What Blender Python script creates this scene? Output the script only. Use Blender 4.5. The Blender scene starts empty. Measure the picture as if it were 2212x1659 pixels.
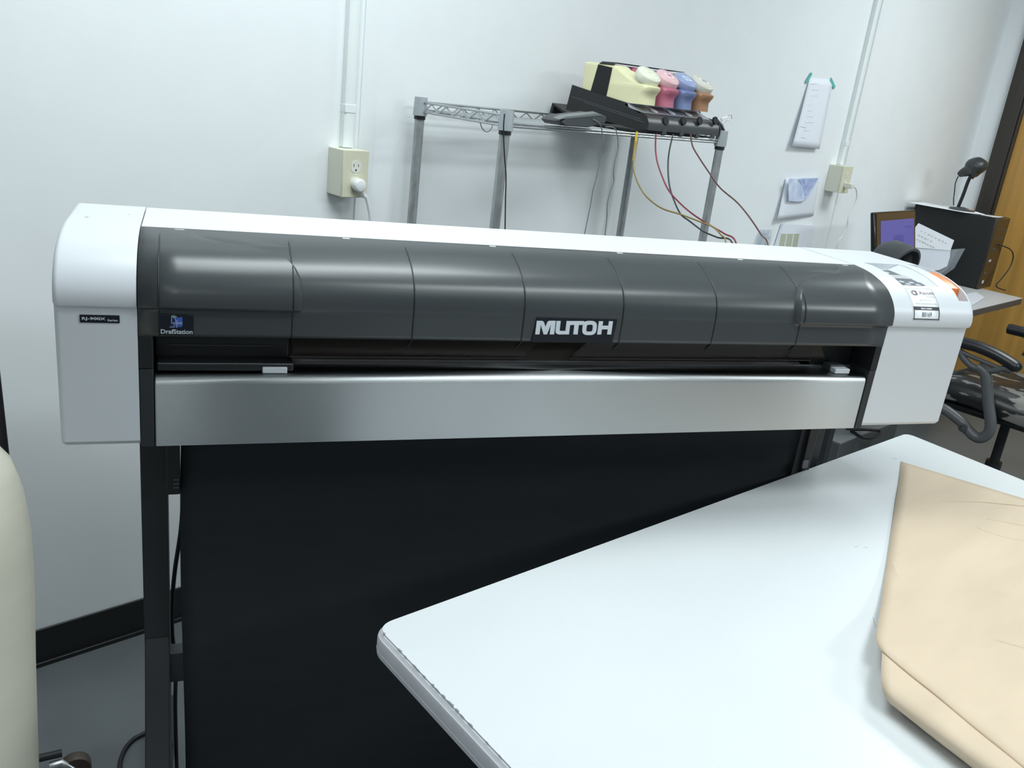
import bpy, bmesh, math, random
from mathutils import Vector, Matrix
random.seed(7)
S = bpy.context.scene
COL = S.collection

# ------------------------------------------------------------------ camera
F = 1883.09
CX, CY = 1106.0, 829.5
YP, YW = 0.371837761, 0.783868231      # headings of the printer and of the wall relative to the camera
CAMZ = 1.45
RR = Vector((0.992676235, 0.038892515, 0.114373355))
DD = Vector((0.120805182, -0.319586251, -0.939824843))
FF = Vector((0.0, 0.946758681, -0.321944094))

def rot_w(v, yaw=YW):
    return Vector((v.x*math.cos(yaw)+v.y*math.sin(yaw), -v.x*math.sin(yaw)+v.y*math.cos(yaw), v.z))
cr, cd, cf = rot_w(RR), rot_w(DD), rot_w(FF)
cam_data = bpy.data.cameras.new('camera')
cam_data.sensor_fit = 'HORIZONTAL'
cam_data.sensor_width = 36.0
cam_data.lens = F*36.0/2212.0
cam_data.clip_start = 0.02
cam = bpy.data.objects.new('camera', cam_data)
COL.objects.link(cam)
m = Matrix.Identity(4)
for i in range(3):
    m[i][0] = cr[i]; m[i][1] = -cd[i]; m[i][2] = -cf[i]
m[0][3] = 0; m[1][3] = 0; m[2][3] = CAMZ
cam.matrix_world = m
S.camera = cam

# ------------------------------------------------------------------ world, lights, exposure
S.view_settings.view_transform = 'Standard'
S.view_settings.look = 'None'
S.view_settings.gamma = 1.0
S.view_settings.exposure = 0.0
S.view_settings.use_curve_mapping = False
w = bpy.data.worlds.new('world'); S.world = w
w.use_nodes = True
w.node_tree.nodes['Background'].inputs[0].default_value = (0.75, 0.85, 0.95, 1)
w.node_tree.nodes['Background'].inputs[1].default_value = 0.3
FIX = [(0.9, 1.15, 0.65, 'nearest the wall above the printer'), (4.0, 0.7, 0.8, 'above the desk by the door'), (1.15, -0.25, 0.50, 'above the foreground table'),
       (-1.9, -0.6, 0.1, 'above the cream cloth'), (-1.9, -2.3, 0.85, 'behind the viewer on the left'), (3.0, -2.2, 1.8, 'behind the viewer on the right')]
LP = 36.0
ROOM = dict(x0=-3.6, x1=5.40, y0=-4.2, y1=1.976, h=2.75)
for (lx, ly, k, _) in FIX:
    ld = bpy.data.lights.new('fixture_light', 'AREA')
    ld.shape = 'RECTANGLE'; ld.size = 1.16; ld.size_y = 0.56
    ld.energy = LP*k; ld.color = (0.90, 0.985, 1.0)
    lo = bpy.data.objects.new('fixture_light', ld)
    lo.location = (lx, ly, ROOM['h']-0.075)
    COL.objects.link(lo)

# ------------------------------------------------------------------ unprojection helpers
def ray(px, py):
    a, b = (px-CX)/F, (py-CY)/F
    return cr*a + cd*b + cf
def at_x(px, py, X):
    r = ray(px, py); t = X/r.x; return Vector((r.x*t, r.y*t, r.z*t+CAMZ))
def at_y(px, py, Y):
    r = ray(px, py); t = Y/r.y; return Vector((r.x*t, r.y*t, r.z*t+CAMZ))
def at_z(px, py, Z):
    r = ray(px, py); t = (Z-CAMZ)/r.z; return Vector((r.x*t, r.y*t, Z))
DL = YW-YP
cD, sD = math.cos(DL), math.sin(DL)
def P(X, Y, Z):                        # printer frame (Z measured from the camera height) -> world
    return Vector((X*cD+Y*sD, -X*sD+Y*cD, CAMZ+Z))
def Pat_y(px, py, Y):                  # pixel onto a plane parallel to the printer front, returns printer X, Z
    r = ray(px, py)
    rx, ry = r.x*cD-r.y*sD, r.x*sD+r.y*cD
    t = Y/ry
    return rx*t, r.z*t

# ------------------------------------------------------------------ materials
MATS = {}
def mat(name, col, rough=0.5, metal=0.0, spec=0.5, **k):
    if name in MATS: return MATS[name]
    m = bpy.data.materials.new(name); m.use_nodes = True
    nt = m.node_tree; b = nt.nodes['Principled BSDF']
    b.inputs['Base Color'].default_value = (*col, 1)
    b.inputs['Roughness'].default_value = rough
    b.inputs['Metallic'].default_value = metal
    b.inputs['Specular IOR Level'].default_value = spec
    if 'trans' in k: b.inputs['Transmission Weight'].default_value = k['trans']
    if 'coat' in k: b.inputs['Coat Weight'].default_value = k['coat']
    if 'emit' in k:
        b.inputs['Emission Color'].default_value = (*k['emit'], 1)
        b.inputs['Emission Strength'].default_value = k.get('es', 1.0)
    if 'alpha' in k: b.inputs['Alpha'].default_value = k['alpha']
    if 'sss' in k:
        b.inputs['Subsurface Weight'].default_value = k['sss']
        b.inputs['Subsurface Radius'].default_value = (0.02, 0.02, 0.02)
    if 'noise' in k:      # (scale xyz, colour variation amount, bump strength)
        sc, var, bump = k['noise']
        tc = nt.nodes.new('ShaderNodeTexCoord'); mp = nt.nodes.new('ShaderNodeMapping')
        mp.inputs['Scale'].default_value = sc
        nz = nt.nodes.new('ShaderNodeTexNoise'); nz.inputs['Scale'].default_value = 1.0
        nz.inputs['Detail'].default_value = 6.0
        nt.links.new(tc.outputs['Object'], mp.inputs[0]); nt.links.new(mp.outputs[0], nz.inputs['Vector'])
        if var:
            cr_ = nt.nodes.new('ShaderNodeValToRGB')
            c2 = k.get('col2', tuple(max(0, c*(1-var)) for c in col))
            cr_.color_ramp.elements[0].color = (*c2, 1); cr_.color_ramp.elements[0].position = k.get('p0', 0.35)
            cr_.color_ramp.elements[1].color = (*col, 1); cr_.color_ramp.elements[1].position = k.get('p1', 0.65)
            nt.links.new(nz.outputs['Fac'], cr_.inputs[0]); nt.links.new(cr_.outputs[0], b.inputs['Base Color'])
        if bump:
            bp = nt.nodes.new('ShaderNodeBump'); bp.inputs['Strength'].default_value = bump
            bp.inputs['Distance'].default_value = k.get('bd', 0.002)
            nt.links.new(nz.outputs['Fac'], bp.inputs['Height']); nt.links.new(bp.outputs[0], b.inputs['Normal'])
    MATS[name] = m
    return m

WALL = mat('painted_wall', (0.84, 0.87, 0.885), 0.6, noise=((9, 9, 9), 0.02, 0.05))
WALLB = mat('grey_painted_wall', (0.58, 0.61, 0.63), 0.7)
FLOOR = mat('grey_floor_tile', (0.13, 0.145, 0.155), 0.35, noise=((6, 6, 6), 0.10, 0.02))
CEIL = mat('ceiling_white', (0.75, 0.77, 0.77), 0.8)
BBOARD = mat('black_vinyl_baseboard', (0.012, 0.013, 0.014), 0.35)
TRIMW = mat('white_trim', (0.83, 0.86, 0.87), 0.45)
RACEW = mat('white_raceway', (0.82, 0.87, 0.865), 0.4)
WHITEP = mat('white_plastic', (0.635, 0.66, 0.695), 0.38, noise=((300, 300, 300), 0.0, 0.05), bd=0.0004)
WHITET = mat('white_cover_metal', (0.66, 0.69, 0.70), 0.35)
BLACKP = mat('black_plastic', (0.010, 0.011, 0.012), 0.42)
BLACKM = mat('black_matte', (0.008, 0.009, 0.010), 0.7)
DARKG = mat('dark_grey_plastic', (0.055, 0.06, 0.065), 0.45)
LEGM = mat('black_powder_coat', (0.020, 0.023, 0.026), 0.5)
GREYP = mat('grey_panel', (0.12, 0.13, 0.15), 0.4)
LGREY = mat('light_grey_plastic', (0.45, 0.47, 0.48), 0.45)
DECK = mat('grey_platen', (0.50, 0.46, 0.41), 0.35)
ORANGE = mat('orange_lens', (0.90, 0.22, 0.035), 0.3)
PINKG = mat('pinkish_grey_plastic', (0.55, 0.45, 0.42), 0.5)
CHROME = mat('chrome_wire', (0.50, 0.52, 0.53), 0.32, 1.0)
POST = mat('scuffed_post', (0.46, 0.48, 0.49), 0.40, 0.6, noise=((60, 60, 25), 0.25, 0.02))
COLLAR = mat('grey_collar', (0.42, 0.46, 0.48), 0.42, 0.25)
TABLE = mat('white_laminate', (0.68, 0.71, 0.725), 0.35, noise=((5, 5, 5), 0.025, 0.0))
TEDGE = mat('table_edge_molding', (0.74, 0.75, 0.80), 0.45, noise=((40, 40, 3), 0.05, 0.0))
CHIP = mat('chipped_laminate', (0.22, 0.23, 0.24), 0.7)
KRAFT = mat('kraft_paper', (0.66, 0.53, 0.39), 0.65, noise=((3, 14, 3), 0.10, 0.15), bd=0.003)
CREAM = mat('cream_cloth', (0.80, 0.765, 0.64), 0.9, noise=((3, 3, 26), 0.05, 0.35), bd=0.003)
FABRIC = mat('black_catcher_fabric', (0.013, 0.017, 0.022), 0.85, noise=((8, 8, 40), 0.15, 0.15))
WOOD = mat('ochre_wood_door', (0.58, 0.315, 0.075), 0.4, noise=((14, 22, 1.1), 0.22, 0.0))
FRAMEB = mat('dark_brown_door_frame', (0.040, 0.034, 0.028), 0.5, noise=((4, 60, 2), 0.3, 0.0))
BEIGE = mat('ivory_plastic', (0.66, 0.65, 0.50), 0.4)
IVORY2 = mat('ivory_box_side', (0.70, 0.70, 0.59), 0.45)
SOCK = mat('pale_socket', (0.74, 0.74, 0.66), 0.35)
WPLUG = mat('white_plug', (0.78, 0.80, 0.80), 0.4)
PAPER = mat('white_paper', (0.80, 0.83, 0.90), 0.7)
PAPERB = mat('bright_paper', (0.92, 0.93, 0.97), 0.7)
TEAL = mat('teal_tape', (0.10, 0.47, 0.43), 0.5)
INK = mat('faint_pencil', (0.52, 0.54, 0.60), 0.8)
DINK = mat('dark_print', (0.05, 0.055, 0.065), 0.6)
SILVERT = mat('silver_print', (0.55, 0.58, 0.62), 0.35)
GREYT = mat('grey_print', (0.42, 0.45, 0.48), 0.6)
MAROON = mat('maroon_print', (0.13, 0.075, 0.10), 0.6)
STICK = mat('white_sticker', (0.86, 0.90, 0.93), 0.4)
NAVY = mat('navy_plate', (0.006, 0.009, 0.016), 0.3)
BLUEL = mat('blue_emblem', (0.05, 0.11, 0.42), 0.4)
DBLUE = mat('deep_blue_emblem', (0.01, 0.02, 0.10), 0.4)
GREENL = mat('pale_green_emblem', (0.18, 0.33, 0.28), 0.5)
PALEL = mat('pale_lines', (0.45, 0.52, 0.80), 0.5)
YINK = mat('yellow_ink_bottle', (0.78, 0.72, 0.38), 0.35, sss=0.3)
YBODY = mat('pale_yellow_plastic', (0.80, 0.77, 0.50), 0.4, sss=0.3)
MINK = mat('magenta_ink_bottle', (0.56, 0.17, 0.25), 0.35, sss=0.2)
CINK = mat('blue_ink_bottle', (0.21, 0.26, 0.46), 0.35, sss=0.2)
KINK = mat('brown_ink_bottle', (0.42, 0.22, 0.12), 0.35, sss=0.2)
YCAP = mat('milky_yellow_cap', (0.82, 0.83, 0.68), 0.3, sss=0.3)
MCAP = mat('milky_pink_cap', (0.80, 0.52, 0.56), 0.3, sss=0.3)
CCAP = mat('milky_blue_cap', (0.33, 0.40, 0.62), 0.3, sss=0.3)
KCAP = mat('milky_white_cap', (0.70, 0.68, 0.60), 0.3, sss=0.3)
YRING = mat('yellow_ring', (0.85, 0.80, 0.22), 0.5)
MRING = mat('pink_ring', (0.70, 0.09, 0.20), 0.5)
CRING = mat('blue_ring', (0.12, 0.24, 0.65), 0.5)
KRING = mat('grey_ring', (0.16, 0.18, 0.18), 0.5)
SILV = mat('silver_rail', (0.48, 0.50, 0.54), 0.35, 0.6)
T_Y = mat('bright_yellow_tube', (0.80, 0.55, 0.06), 0.4)
T_YB = mat('brown_yellow_tube', (0.30, 0.22, 0.07), 0.4)
T_R = mat('dark_red_tube', (0.25, 0.03, 0.05), 0.4)
T_K = mat('black_tube', (0.03, 0.04, 0.04), 0.4)
T_B = mat('brown_tube', (0.16, 0.08, 0.07), 0.4)
CABLE = mat('black_cable', (0.014, 0.015, 0.017), 0.5)
GCABLE = mat('grey_cable', (0.16, 0.18, 0.18), 0.5)
DESKT = mat('grey_desk_laminate', (0.50, 0.50, 0.51), 0.4)
DESKE = mat('dark_desk_edge', (0.065, 0.058, 0.055), 0.5)
SCREEN = mat('blue_screen', (0.03, 0.03, 0.10), 0.25, emit=(0.055, 0.065, 0.27), es=1.0)
SCRD = mat('darker_blue_window', (0.02, 0.02, 0.08), 0.25, emit=(0.035, 0.045, 0.24), es=1.0)
BEZEL = mat('brown_black_bezel', (0.045, 0.035, 0.025), 0.18)
GLOSSK = mat('gloss_black', (0.006, 0.007, 0.008), 0.15)
PEACH = mat('peach_label', (0.75, 0.42, 0.22), 0.5)
CHAIRG = mat('grey_chair_arm', (0.10, 0.105, 0.11), 0.38)
CHAIRP = mat('black_chair_pad', (0.012, 0.013, 0.015), 0.35)
LEATH = mat('worn_leather', (0.011, 0.011, 0.012), 0.32, noise=((26, 8, 20), 0.9, 0.1), col2=(0.20, 0.19, 0.175), p0=0.42, p1=0.45)
YTAG = mat('yellow_tape', (0.62, 0.58, 0.08), 0.5)
GBOX = mat('grey_case', (0.30, 0.32, 0.33), 0.5)
GBOXF = mat('dark_grey_case_front', (0.09, 0.10, 0.105), 0.5)
BROWNW = mat('brown_wheel', (0.075, 0.055, 0.042), 0.5)
CABIN = mat('charcoal_reflection_cabinet', (0.05, 0.055, 0.07), 0.5)  # for the added cabinets that darken the steel reflection
DIFF = mat('light_diffuser', (0.9, 0.9, 0.9), 0.4, emit=(0.9, 0.98, 1.0), es=2.0)

def make_steel():
    m = bpy.data.materials.new('brushed_steel'); m.use_nodes = True
    nt = m.node_tree; b = nt.nodes['Principled BSDF']
    b.inputs['Base Color'].default_value = (0.50, 0.52, 0.53, 1)
    b.inputs['Metallic'].default_value = 1.0
    b.inputs['Roughness'].default_value = 0.30
    b.inputs['Anisotropic'].default_value = 0.93
    b.inputs['Anisotropic Rotation'].default_value = 0.25
    tc = nt.nodes.new('ShaderNodeTexCoord'); mp = nt.nodes.new('ShaderNodeMapping')
    mp.inputs['Scale'].default_value = (3, 900, 900)
    nz = nt.nodes.new('ShaderNodeTexNoise'); nz.inputs['Scale'].default_value = 1.0; nz.inputs['Detail'].default_value = 3
    bp = nt.nodes.new('ShaderNodeBump'); bp.inputs['Strength'].default_value = 0.3; bp.inputs['Distance'].default_value = 0.0004
    tg = nt.nodes.new('ShaderNodeTangent'); tg.direction_type = 'RADIAL'; tg.axis = 'Z'
    nt.links.new(tc.outputs['Object'], mp.inputs[0]); nt.links.new(mp.outputs[0], nz.inputs['Vector'])
    nt.links.new(nz.outputs['Fac'], bp.inputs['Height']); nt.links.new(bp.outputs[0], b.inputs['Normal'])
    nt.links.new(tg.outputs[0], b.inputs['Tangent'])
    # faint smears of cleaner / dust change the polish
    n2 = nt.nodes.new('ShaderNodeTexNoise'); n2.inputs['Scale'].default_value = 9.0
    rr = nt.nodes.new('ShaderNodeMapRange'); rr.inputs['To Min'].default_value = 0.30; rr.inputs['To Max'].default_value = 0.40
    nt.links.new(tc.outputs['Object'], n2.inputs['Vector']); nt.links.new(n2.outputs['Fac'], rr.inputs['Value'])
    nt.links.new(rr.outputs[0], b.inputs['Roughness'])
    return m
STEEL = make_steel()

def make_smoke(name, tint, fac, rough, base):
    m = bpy.data.materials.new(name); m.use_nodes = True
    nt = m.node_tree; b = nt.nodes['Principled BSDF']; out = nt.nodes['Material Output']
    b.inputs['Base Color'].default_value = (*base, 1); b.inputs['Roughness'].default_value = rough
    b.inputs['Specular IOR Level'].default_value = 0.6
    t = nt.nodes.new('ShaderNodeBsdfTransparent'); t.inputs[0].default_value = (*tint, 1)
    mx = nt.nodes.new('ShaderNodeMixShader'); mx.inputs[0].default_value = fac
    nt.links.new(t.outputs[0], mx.inputs[1]); nt.links.new(b.outputs[0], mx.inputs[2]); nt.links.new(mx.outputs[0], out.inputs[0])
    return m
SMOKE = make_smoke('smoked_plastic', (0.5, 0.5, 0.5), 0.88, 0.31, (0.055, 0.062, 0.066))
CHIN = make_smoke('smoked_plastic_chin', (0.62, 0.56, 0.50), 0.25, 0.2, (0.03, 0.026, 0.024))
CLEARP = make_smoke('clear_plastic', (0.9, 0.93, 0.95), 0.30, 0.15, (0.75, 0.78, 0.82))

# ------------------------------------------------------------------ mesh builder
FRAMES = {}
def frame_of(o):
    while o.parent: o = o.parent
    return FRAMES.get(o.name, Matrix.Identity(4))
class MB:
    def __init__(s): s.bm = bmesh.new(); s.mats = []; s.mi = 0
    def use(s, m):
        if m not in s.mats: s.mats.append(m)
        s.mi = s.mats.index(m); return s
    def _f(s, vs, smooth=False):
        try: f = s.bm.faces.new(vs)
        except ValueError: return None
        f.material_index = s.mi; f.smooth = True; return f
    def v(s, p): return s.bm.verts.new(p)
    def hexa(s, p):      # 8 corners: bottom 4, top 4
        v = [s.v(q) for q in p]
        for f in ((0,3,2,1),(4,5,6,7),(0,1,5,4),(1,2,6,5),(2,3,7,6),(3,0,4,7)): s._f([v[i] for i in f])
        return s
    def box(s, a, b, fr=None):
        fr = fr or (lambda x, y, z: Vector((x, y, z)))
        (x0,y0,z0),(x1,y1,z1) = a, b
        return s.hexa([fr(x0,y0,z0),fr(x1,y0,z0),fr(x1,y1,z0),fr(x0,y1,z0),fr(x0,y0,z1),fr(x1,y0,z1),fr(x1,y1,z1),fr(x0,y1,z1)])
    def prism(s, poly, d):     # polygon points (3D) extruded by vector d
        d = Vector(d)
        a = [s.v(p) for p in poly]; b = [s.v(Vector(p)+d) for p in poly]; n = len(poly)
        s._f(a[::-1]); s._f(b)
        for i in range(n): s._f([a[i], a[(i+1)%n], b[(i+1)%n], b[i]])
        return s
    def loft(s, rings, cap=True):
        R = [[s.v(p) for p in r] for r in rings]; n = len(R[0])
        for A, B in zip(R, R[1:]):
            for i in range(n): s._f([A[i], A[(i+1)%n], B[(i+1)%n], B[i]])
        if cap: s._f(R[0][::-1]); s._f(R[-1])
        return s
    def tube(s, pts, r, n=10, cap=True, smooth=True, flat=1.0):
        pts = [Vector(p) for p in pts]
        rs = r if isinstance(r, (list, tuple)) else [r]*len(pts)
        rings = []; up = None
        for i, p in enumerate(pts):
            t = (pts[min(i+1, len(pts)-1)]-pts[max(i-1, 0)]).normalized()
            if up is None:
                up = Vector((0,0,1)) if abs(t.z) < 0.9 else Vector((1,0,0))
            side = t.cross(up).normalized(); up = side.cross(t).normalized()
            rings.append([p+side*math.cos(2*math.pi*k/n)*rs[i]+up*math.sin(2*math.pi*k/n)*rs[i]*flat for k in range(n)])
        return s.loft(rings, cap)
    def cyl(s, a, b, r, r2=None, n=24): return s.tube([a, b], [r, r if r2 is None else r2], n)
    def lathe(s, c, axis, prof, n=32):   # prof: (radius, height along axis)
        axis = Vector(axis).normalized(); c = Vector(c)
        u = axis.orthogonal().normalized(); w_ = axis.cross(u)
        rings = [[c+axis*h+(u*math.cos(2*math.pi*k/n)+w_*math.sin(2*math.pi*k/n))*r for k in range(n)] for r, h in prof]
        return s.loft(rings, True)
    def grid(s, rows, close=False):
        R = [[s.v(p) for p in r] for r in rows]
        for A, B in zip(R, R[1:]):
            for i in range(len(A)-1): s._f([A[i], A[i+1], B[i+1], B[i]])
        return s
    def build(s, name, m=None, parent=None, bevel=0.0, solid=0.0, seg=2, angle=50, sub=0):
        if m is not None and not s.mats: s.mats = [m]
        bmesh.ops.recalc_face_normals(s.bm, faces=s.bm.faces)
        me = bpy.data.meshes.new(name)
        if parent is not None:
            fr = frame_of(parent).inverted()
            s.bm.transform(fr); loc = None
        else:
            zs = [v.co.z for v in s.bm.verts]; xs = [v.co.x for v in s.bm.verts]; ys = [v.co.y for v in s.bm.verts]
            loc = Vector(((min(xs)+max(xs))/2, (min(ys)+max(ys))/2, min(zs)))
            s.bm.transform(Matrix.Translation(-loc))
        s.bm.to_mesh(me); s.bm.free()
        for q in s.mats: me.materials.append(q)
        me.set_sharp_from_angle(angle=math.radians(angle))
        o = bpy.data.objects.new(name, me); COL.objects.link(o)
        if parent is not None: o.parent = parent
        else:
            o.location = loc; FRAMES[o.name] = Matrix.Translation(loc)
        if solid:
            md = o.modifiers.new('solid', 'SOLIDIFY'); md.thickness = solid; md.offset = 0
        if bevel:
            md = o.modifiers.new('bevel', 'BEVEL'); md.width = bevel; md.segments = seg; md.limit_method = 'ANGLE'; md.angle_limit = math.radians(40)
            md.harden_normals = False
        if sub:
            md = o.modifiers.new('sub', 'SUBSURF'); md.levels = sub; md.render_levels = sub
        return o
def tag(o, label, cat, group=None, kind=None):
    o['label'] = label
    if cat: o['category'] = cat
    if group: o['group'] = group
    if kind: o['kind'] = kind
    return o
def thing(name, label, cat, loc, rotz=0.0, group=None):
    o = bpy.data.objects.new(name, None); COL.objects.link(o)
    o.empty_display_size = 0.1
    o.location = loc; o.rotation_euler = (0, 0, rotz)
    FRAMES[o.name] = Matrix.Translation(Vector(loc)) @ Matrix.Rotation(rotz, 4, 'Z')
    return tag(o, label, cat, group)
def struct(o, label):
    o['kind'] = 'structure'; o['label'] = label; return o
def smooth_path(pts, k=6):
    pts = [Vector(p) for p in pts]; out = []
    for i in range(len(pts)-1):
        p0 = pts[max(i-1,0)]; p1 = pts[i]; p2 = pts[i+1]; p3 = pts[min(i+2,len(pts)-1)]
        for j in range(k):
            t = j/k
            out.append(0.5*((2*p1)+(p2-p0)*t+(2*p0-5*p1+4*p2-p3)*t*t+(3*p1-p0-3*p2+p3)*t*t*t))
    out.append(pts[-1]); return out

def text_polys(body, bold=0.0, shear=0.0, spacing=1.0):
    cu = bpy.data.curves.new('txt', 'FONT'); cu.body = body; cu.size = 1.0
    cu.offset = bold; cu.shear = shear; cu.space_character = spacing; cu.resolution_u = 3; cu.extrude = 0.0
    ob = bpy.data.objects.new('txt', cu); COL.objects.link(ob)
    dg = bpy.context.evaluated_depsgraph_get(); dg.update()
    me = bpy.data.meshes.new_from_object(ob.evaluated_get(dg))
    vs = [v.co.copy() for v in me.vertices]; fs = [list(p.vertices) for p in me.polygons]
    bpy.data.objects.remove(ob); bpy.data.curves.remove(cu); bpy.data.meshes.remove(me)
    x0 = min(v.x for v in vs); x1 = max(v.x for v in vs); y0 = min(v.y for v in vs); y1 = max(v.y for v in vs)
    return [((v.x-x0)/(x1-x0), (v.y-y0)/(y1-y0)) for v in vs], fs
def text(name, body, fmap, m, parent, **k):     # fmap(u, v) in 0..1 -> world point
    vs, fs = text_polys(body, **k)
    mb = MB(); V = [mb.v(fmap(u, v)) for u, v in vs]
    for f in fs: mb._f([V[i] for i in f])
    return mb.build(name, m, parent)

# ================================================================== ROOM
x0, x1, y0, y1, H = ROOM['x0'], ROOM['x1'], ROOM['y0'], ROOM['y1'], ROOM['h']
T = 0.1
struct(MB().box((x0-T, y0-T, -T), (x1+T, y1+T, 0)).build('floor', FLOOR), 'dark grey tile floor with faint specks')
struct(MB().box((x0-T, y0-T, H), (x1+T, y1+T, H+T)).build('ceiling', CEIL), 'white ceiling')
struct(MB().box((x0-T, y1, 0), (x1+T, y1+T, H)).build('wall_back', WALL), 'white painted wall behind the printer')
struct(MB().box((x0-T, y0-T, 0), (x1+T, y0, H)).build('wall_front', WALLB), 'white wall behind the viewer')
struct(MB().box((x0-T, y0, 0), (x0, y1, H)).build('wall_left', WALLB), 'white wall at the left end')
# right wall with the door opening
dy1, dy0, dh = 1.775, 0.70, 2.10
wr = MB()
wr.box((x1, y0, 0), (x1+T, dy0, H)); wr.box((x1, dy1, 0), (x1+T, y1, H)); wr.box((x1, dy0, dh), (x1+T, dy1, H))
struct(wr.build('wall_right', WALL), 'white end wall around the wooden door')
d = MB().box((x1+0.012, dy0, 0.005), (x1+0.055, dy1, dh)).build('door_1', WOOD)
struct(d, 'ochre wood-grain door behind the desk')
FRAMES['door_1'] = Matrix.Translation(d.location)
fr = MB()
fr.box((x1-0.035, dy1, 0), (x1, dy1+0.082, dh+0.08)); fr.box((x1-0.02, dy1-0.012, 0), (x1+0.012, dy1+0.001, dh))
fr.box((x1-0.035, dy0-0.082, 0), (x1, dy0, dh+0.08)); fr.box((x1-0.035, dy0, dh), (x1, dy1, dh+0.08))
struct(fr.build('trim_1', FRAMEB, bevel=0.003), 'dark brown door frame')
b = MB().box((x0, y1-0.006, 0), (x1, y1, 0.10)); b.box((x0, y1-0.014, 0), (x1, y1-0.005, 0.012))
struct(b.build('baseboard_back', BBOARD, bevel=0.002), 'black vinyl baseboard along the white wall')
b = MB().box((x1-0.006, dy1+0.083, 0), (x1, y1-0.016, 0.10))
struct(b.build('baseboard_right', BBOARD), 'short black baseboard beside the door frame')
# battens on the wall panel joints
struct(MB().box((1.303, y1-0.006, 0.10), (1.349, y1, H)).build('trim_2', TRIMW), 'white batten over the wall panel joint beside the near outlet')
struct(MB().box((3.94, y1-0.006, 0.10), (3.975, y1, H)).build('trim_3', TRIMW), 'white batten over the wall panel joint beside the far outlet')

# light fixtures in the ceiling
for i, (lx, ly, k, where) in enumerate(FIX):
    r = thing('ceiling_light', 'fluorescent ceiling panel '+where, 'ceiling light', (lx, ly, H-0.06), group='ceiling light panels')
    MB().box((lx-0.60, ly-0.30, H-0.06), (lx+0.60, ly-0.285, H)).box((lx-0.60, ly+0.285, H-0.06), (lx+0.60, ly+0.30, H)) \
        .box((lx-0.60, ly-0.285, H-0.06), (lx-0.585, ly+0.285, H)).box((lx+0.585, ly-0.285, H-0.06), (lx+0.60, ly+0.285, H)).build('frame', WHITET, r)
    MB().box((lx-0.585, ly-0.285, H-0.05), (lx+0.585, ly+0.285, H-0.04)).build('diffuser', DIFF, r)

# unseen tall cabinets, added so the steel front mirrors dark vertical bands
for (cx_, cw, where) in ((-2.25, 0.24, 'left'), (0.35, 0.30, 'middle'), (2.6, 0.3, 'right')):
    r = thing('reflection_cabinet', 'unseen charcoal cabinet added behind the viewer for the steel plate reflection, '+where+' of three', 'cabinet', (cx_, y0+0.25, 0), group='added reflection cabinets behind the viewer')
    MB().box((cx_-cw, y0+0.01, 0), (cx_+cw, y0+0.45, 1.9)).build('body', CABIN, r, bevel=0.004)
    for sx in (-1, 1):
        dd = MB().box((cx_+(0.004 if sx > 0 else -cw+0.01), y0+0.45, 0.05), (cx_+(cw-0.01 if sx > 0 else -0.004), y0+0.465, 1.88)).build('door', CABIN, r)
        MB().box((cx_+sx*0.03-0.008, y0+0.465, 0.95), (cx_+sx*0.03+0.008, y0+0.485, 1.10)).build('handle', CHROME, dd)

# ================================================================== PRINTER
pr_base = P(0.587, 1.40, -CAMZ)
PR = thing('large_format_printer', 'white and smoke-grey wide format printer on black stand with brushed steel front', 'printer', pr_base, -DL)
cap_prof = [(1.475,-.243),(1.40,-.2425),(1.31,-.242),(1.285,-.2448),(1.262,-.2485),(1.245,-.253),(1.228,-.2585),(1.214,-.2655),(1.203,-.274),(1.194,-.283),(1.187,-.293),(1.183,-.302),(1.181,-.312),(1.181,-.320),(1.183,-.3245),(1.190,-.3285),(1.1915,-.515),(1.196,-.521),(1.475,-.521)]
def inset(poly, d):
    n = len(poly); out = []
    for i in range(n):
        a, b_, c = Vector(poly[i-1]), Vector(poly[i]), Vector(poly[(i+1) % n])
        e1 = (b_-a).normalized(); e2 = (c-b_).normalized()
        nr = Vector((-e1.y, e1.x))+Vector((-e2.y, e2.x))
        if nr.length < 1e-6: nr = Vector((-e1.y, e1.x))
        nr.normalize()
        out.append(tuple(b_+nr*d))
    return out
def area(poly): return sum(poly[i-1][0]*poly[i][1]-poly[i][0]*poly[i-1][1] for i in range(len(poly)))
SG = 1 if area(cap_prof) > 0 else -1
def ring(poly, X): return [P(X, y, z) for y, z in poly]
def seg(mb, poly, xa, xb, round_a=0.0, round_b=0.0):
    secs = []
    if round_a:
        for k in range(5):
            t = k/5*math.pi/2
            secs.append((xa+round_a*(1-math.sin(t)) if False else xa+round_a*(1-math.cos(math.pi/2-t)) , round_a*(1-math.sin(t)) ))
        secs = [(xa+round_a*(1-math.cos(t)), round_a*(1-math.sin(t))) for t in [j/5*math.pi/2 for j in range(6)]]
    else: secs = [(xa, 0)]
    if round_b:
        secs += [(xb-round_b*(1-math.sin(t)), round_b*(1-math.cos(t))) for t in [j/5*math.pi/2 for j in range(6)]]
    else: secs.append((xb, 0))
    # de-duplicate and order
    rings = []
    last = None
    for X, d in sorted(set((round(X, 5), round(d, 5)) for X, d in secs)):
        rings.append(ring(inset(poly, d*SG), X))
    mb.loft(rings)
def seg_l(mb, poly, xa, xb, r):     # rounded at the low-X end
    rings = []
    for j in range(7):
        t = j/6*math.pi/2
        rings.append(ring(inset(poly, r*(1-math.sin(t))*SG), xa+r*(1-math.cos(t))))
    rings.append(ring(poly, xb)); mb.loft(rings)
def seg_r(mb, poly, xa, xb, r):
    rings = [ring(poly, xa)]
    for j in range(7):
        t = j/6*math.pi/2
        rings.append(ring(inset(poly, r*(1-math.cos(t))*SG), xb-r*(1-math.sin(t))))
    mb.loft(rings)
mb = MB(); seg_l(mb, cap_prof, -.165, -.0675, 0.007)
lc = mb.build('left_side_cover', WHITEP, PR, angle=28)
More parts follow.
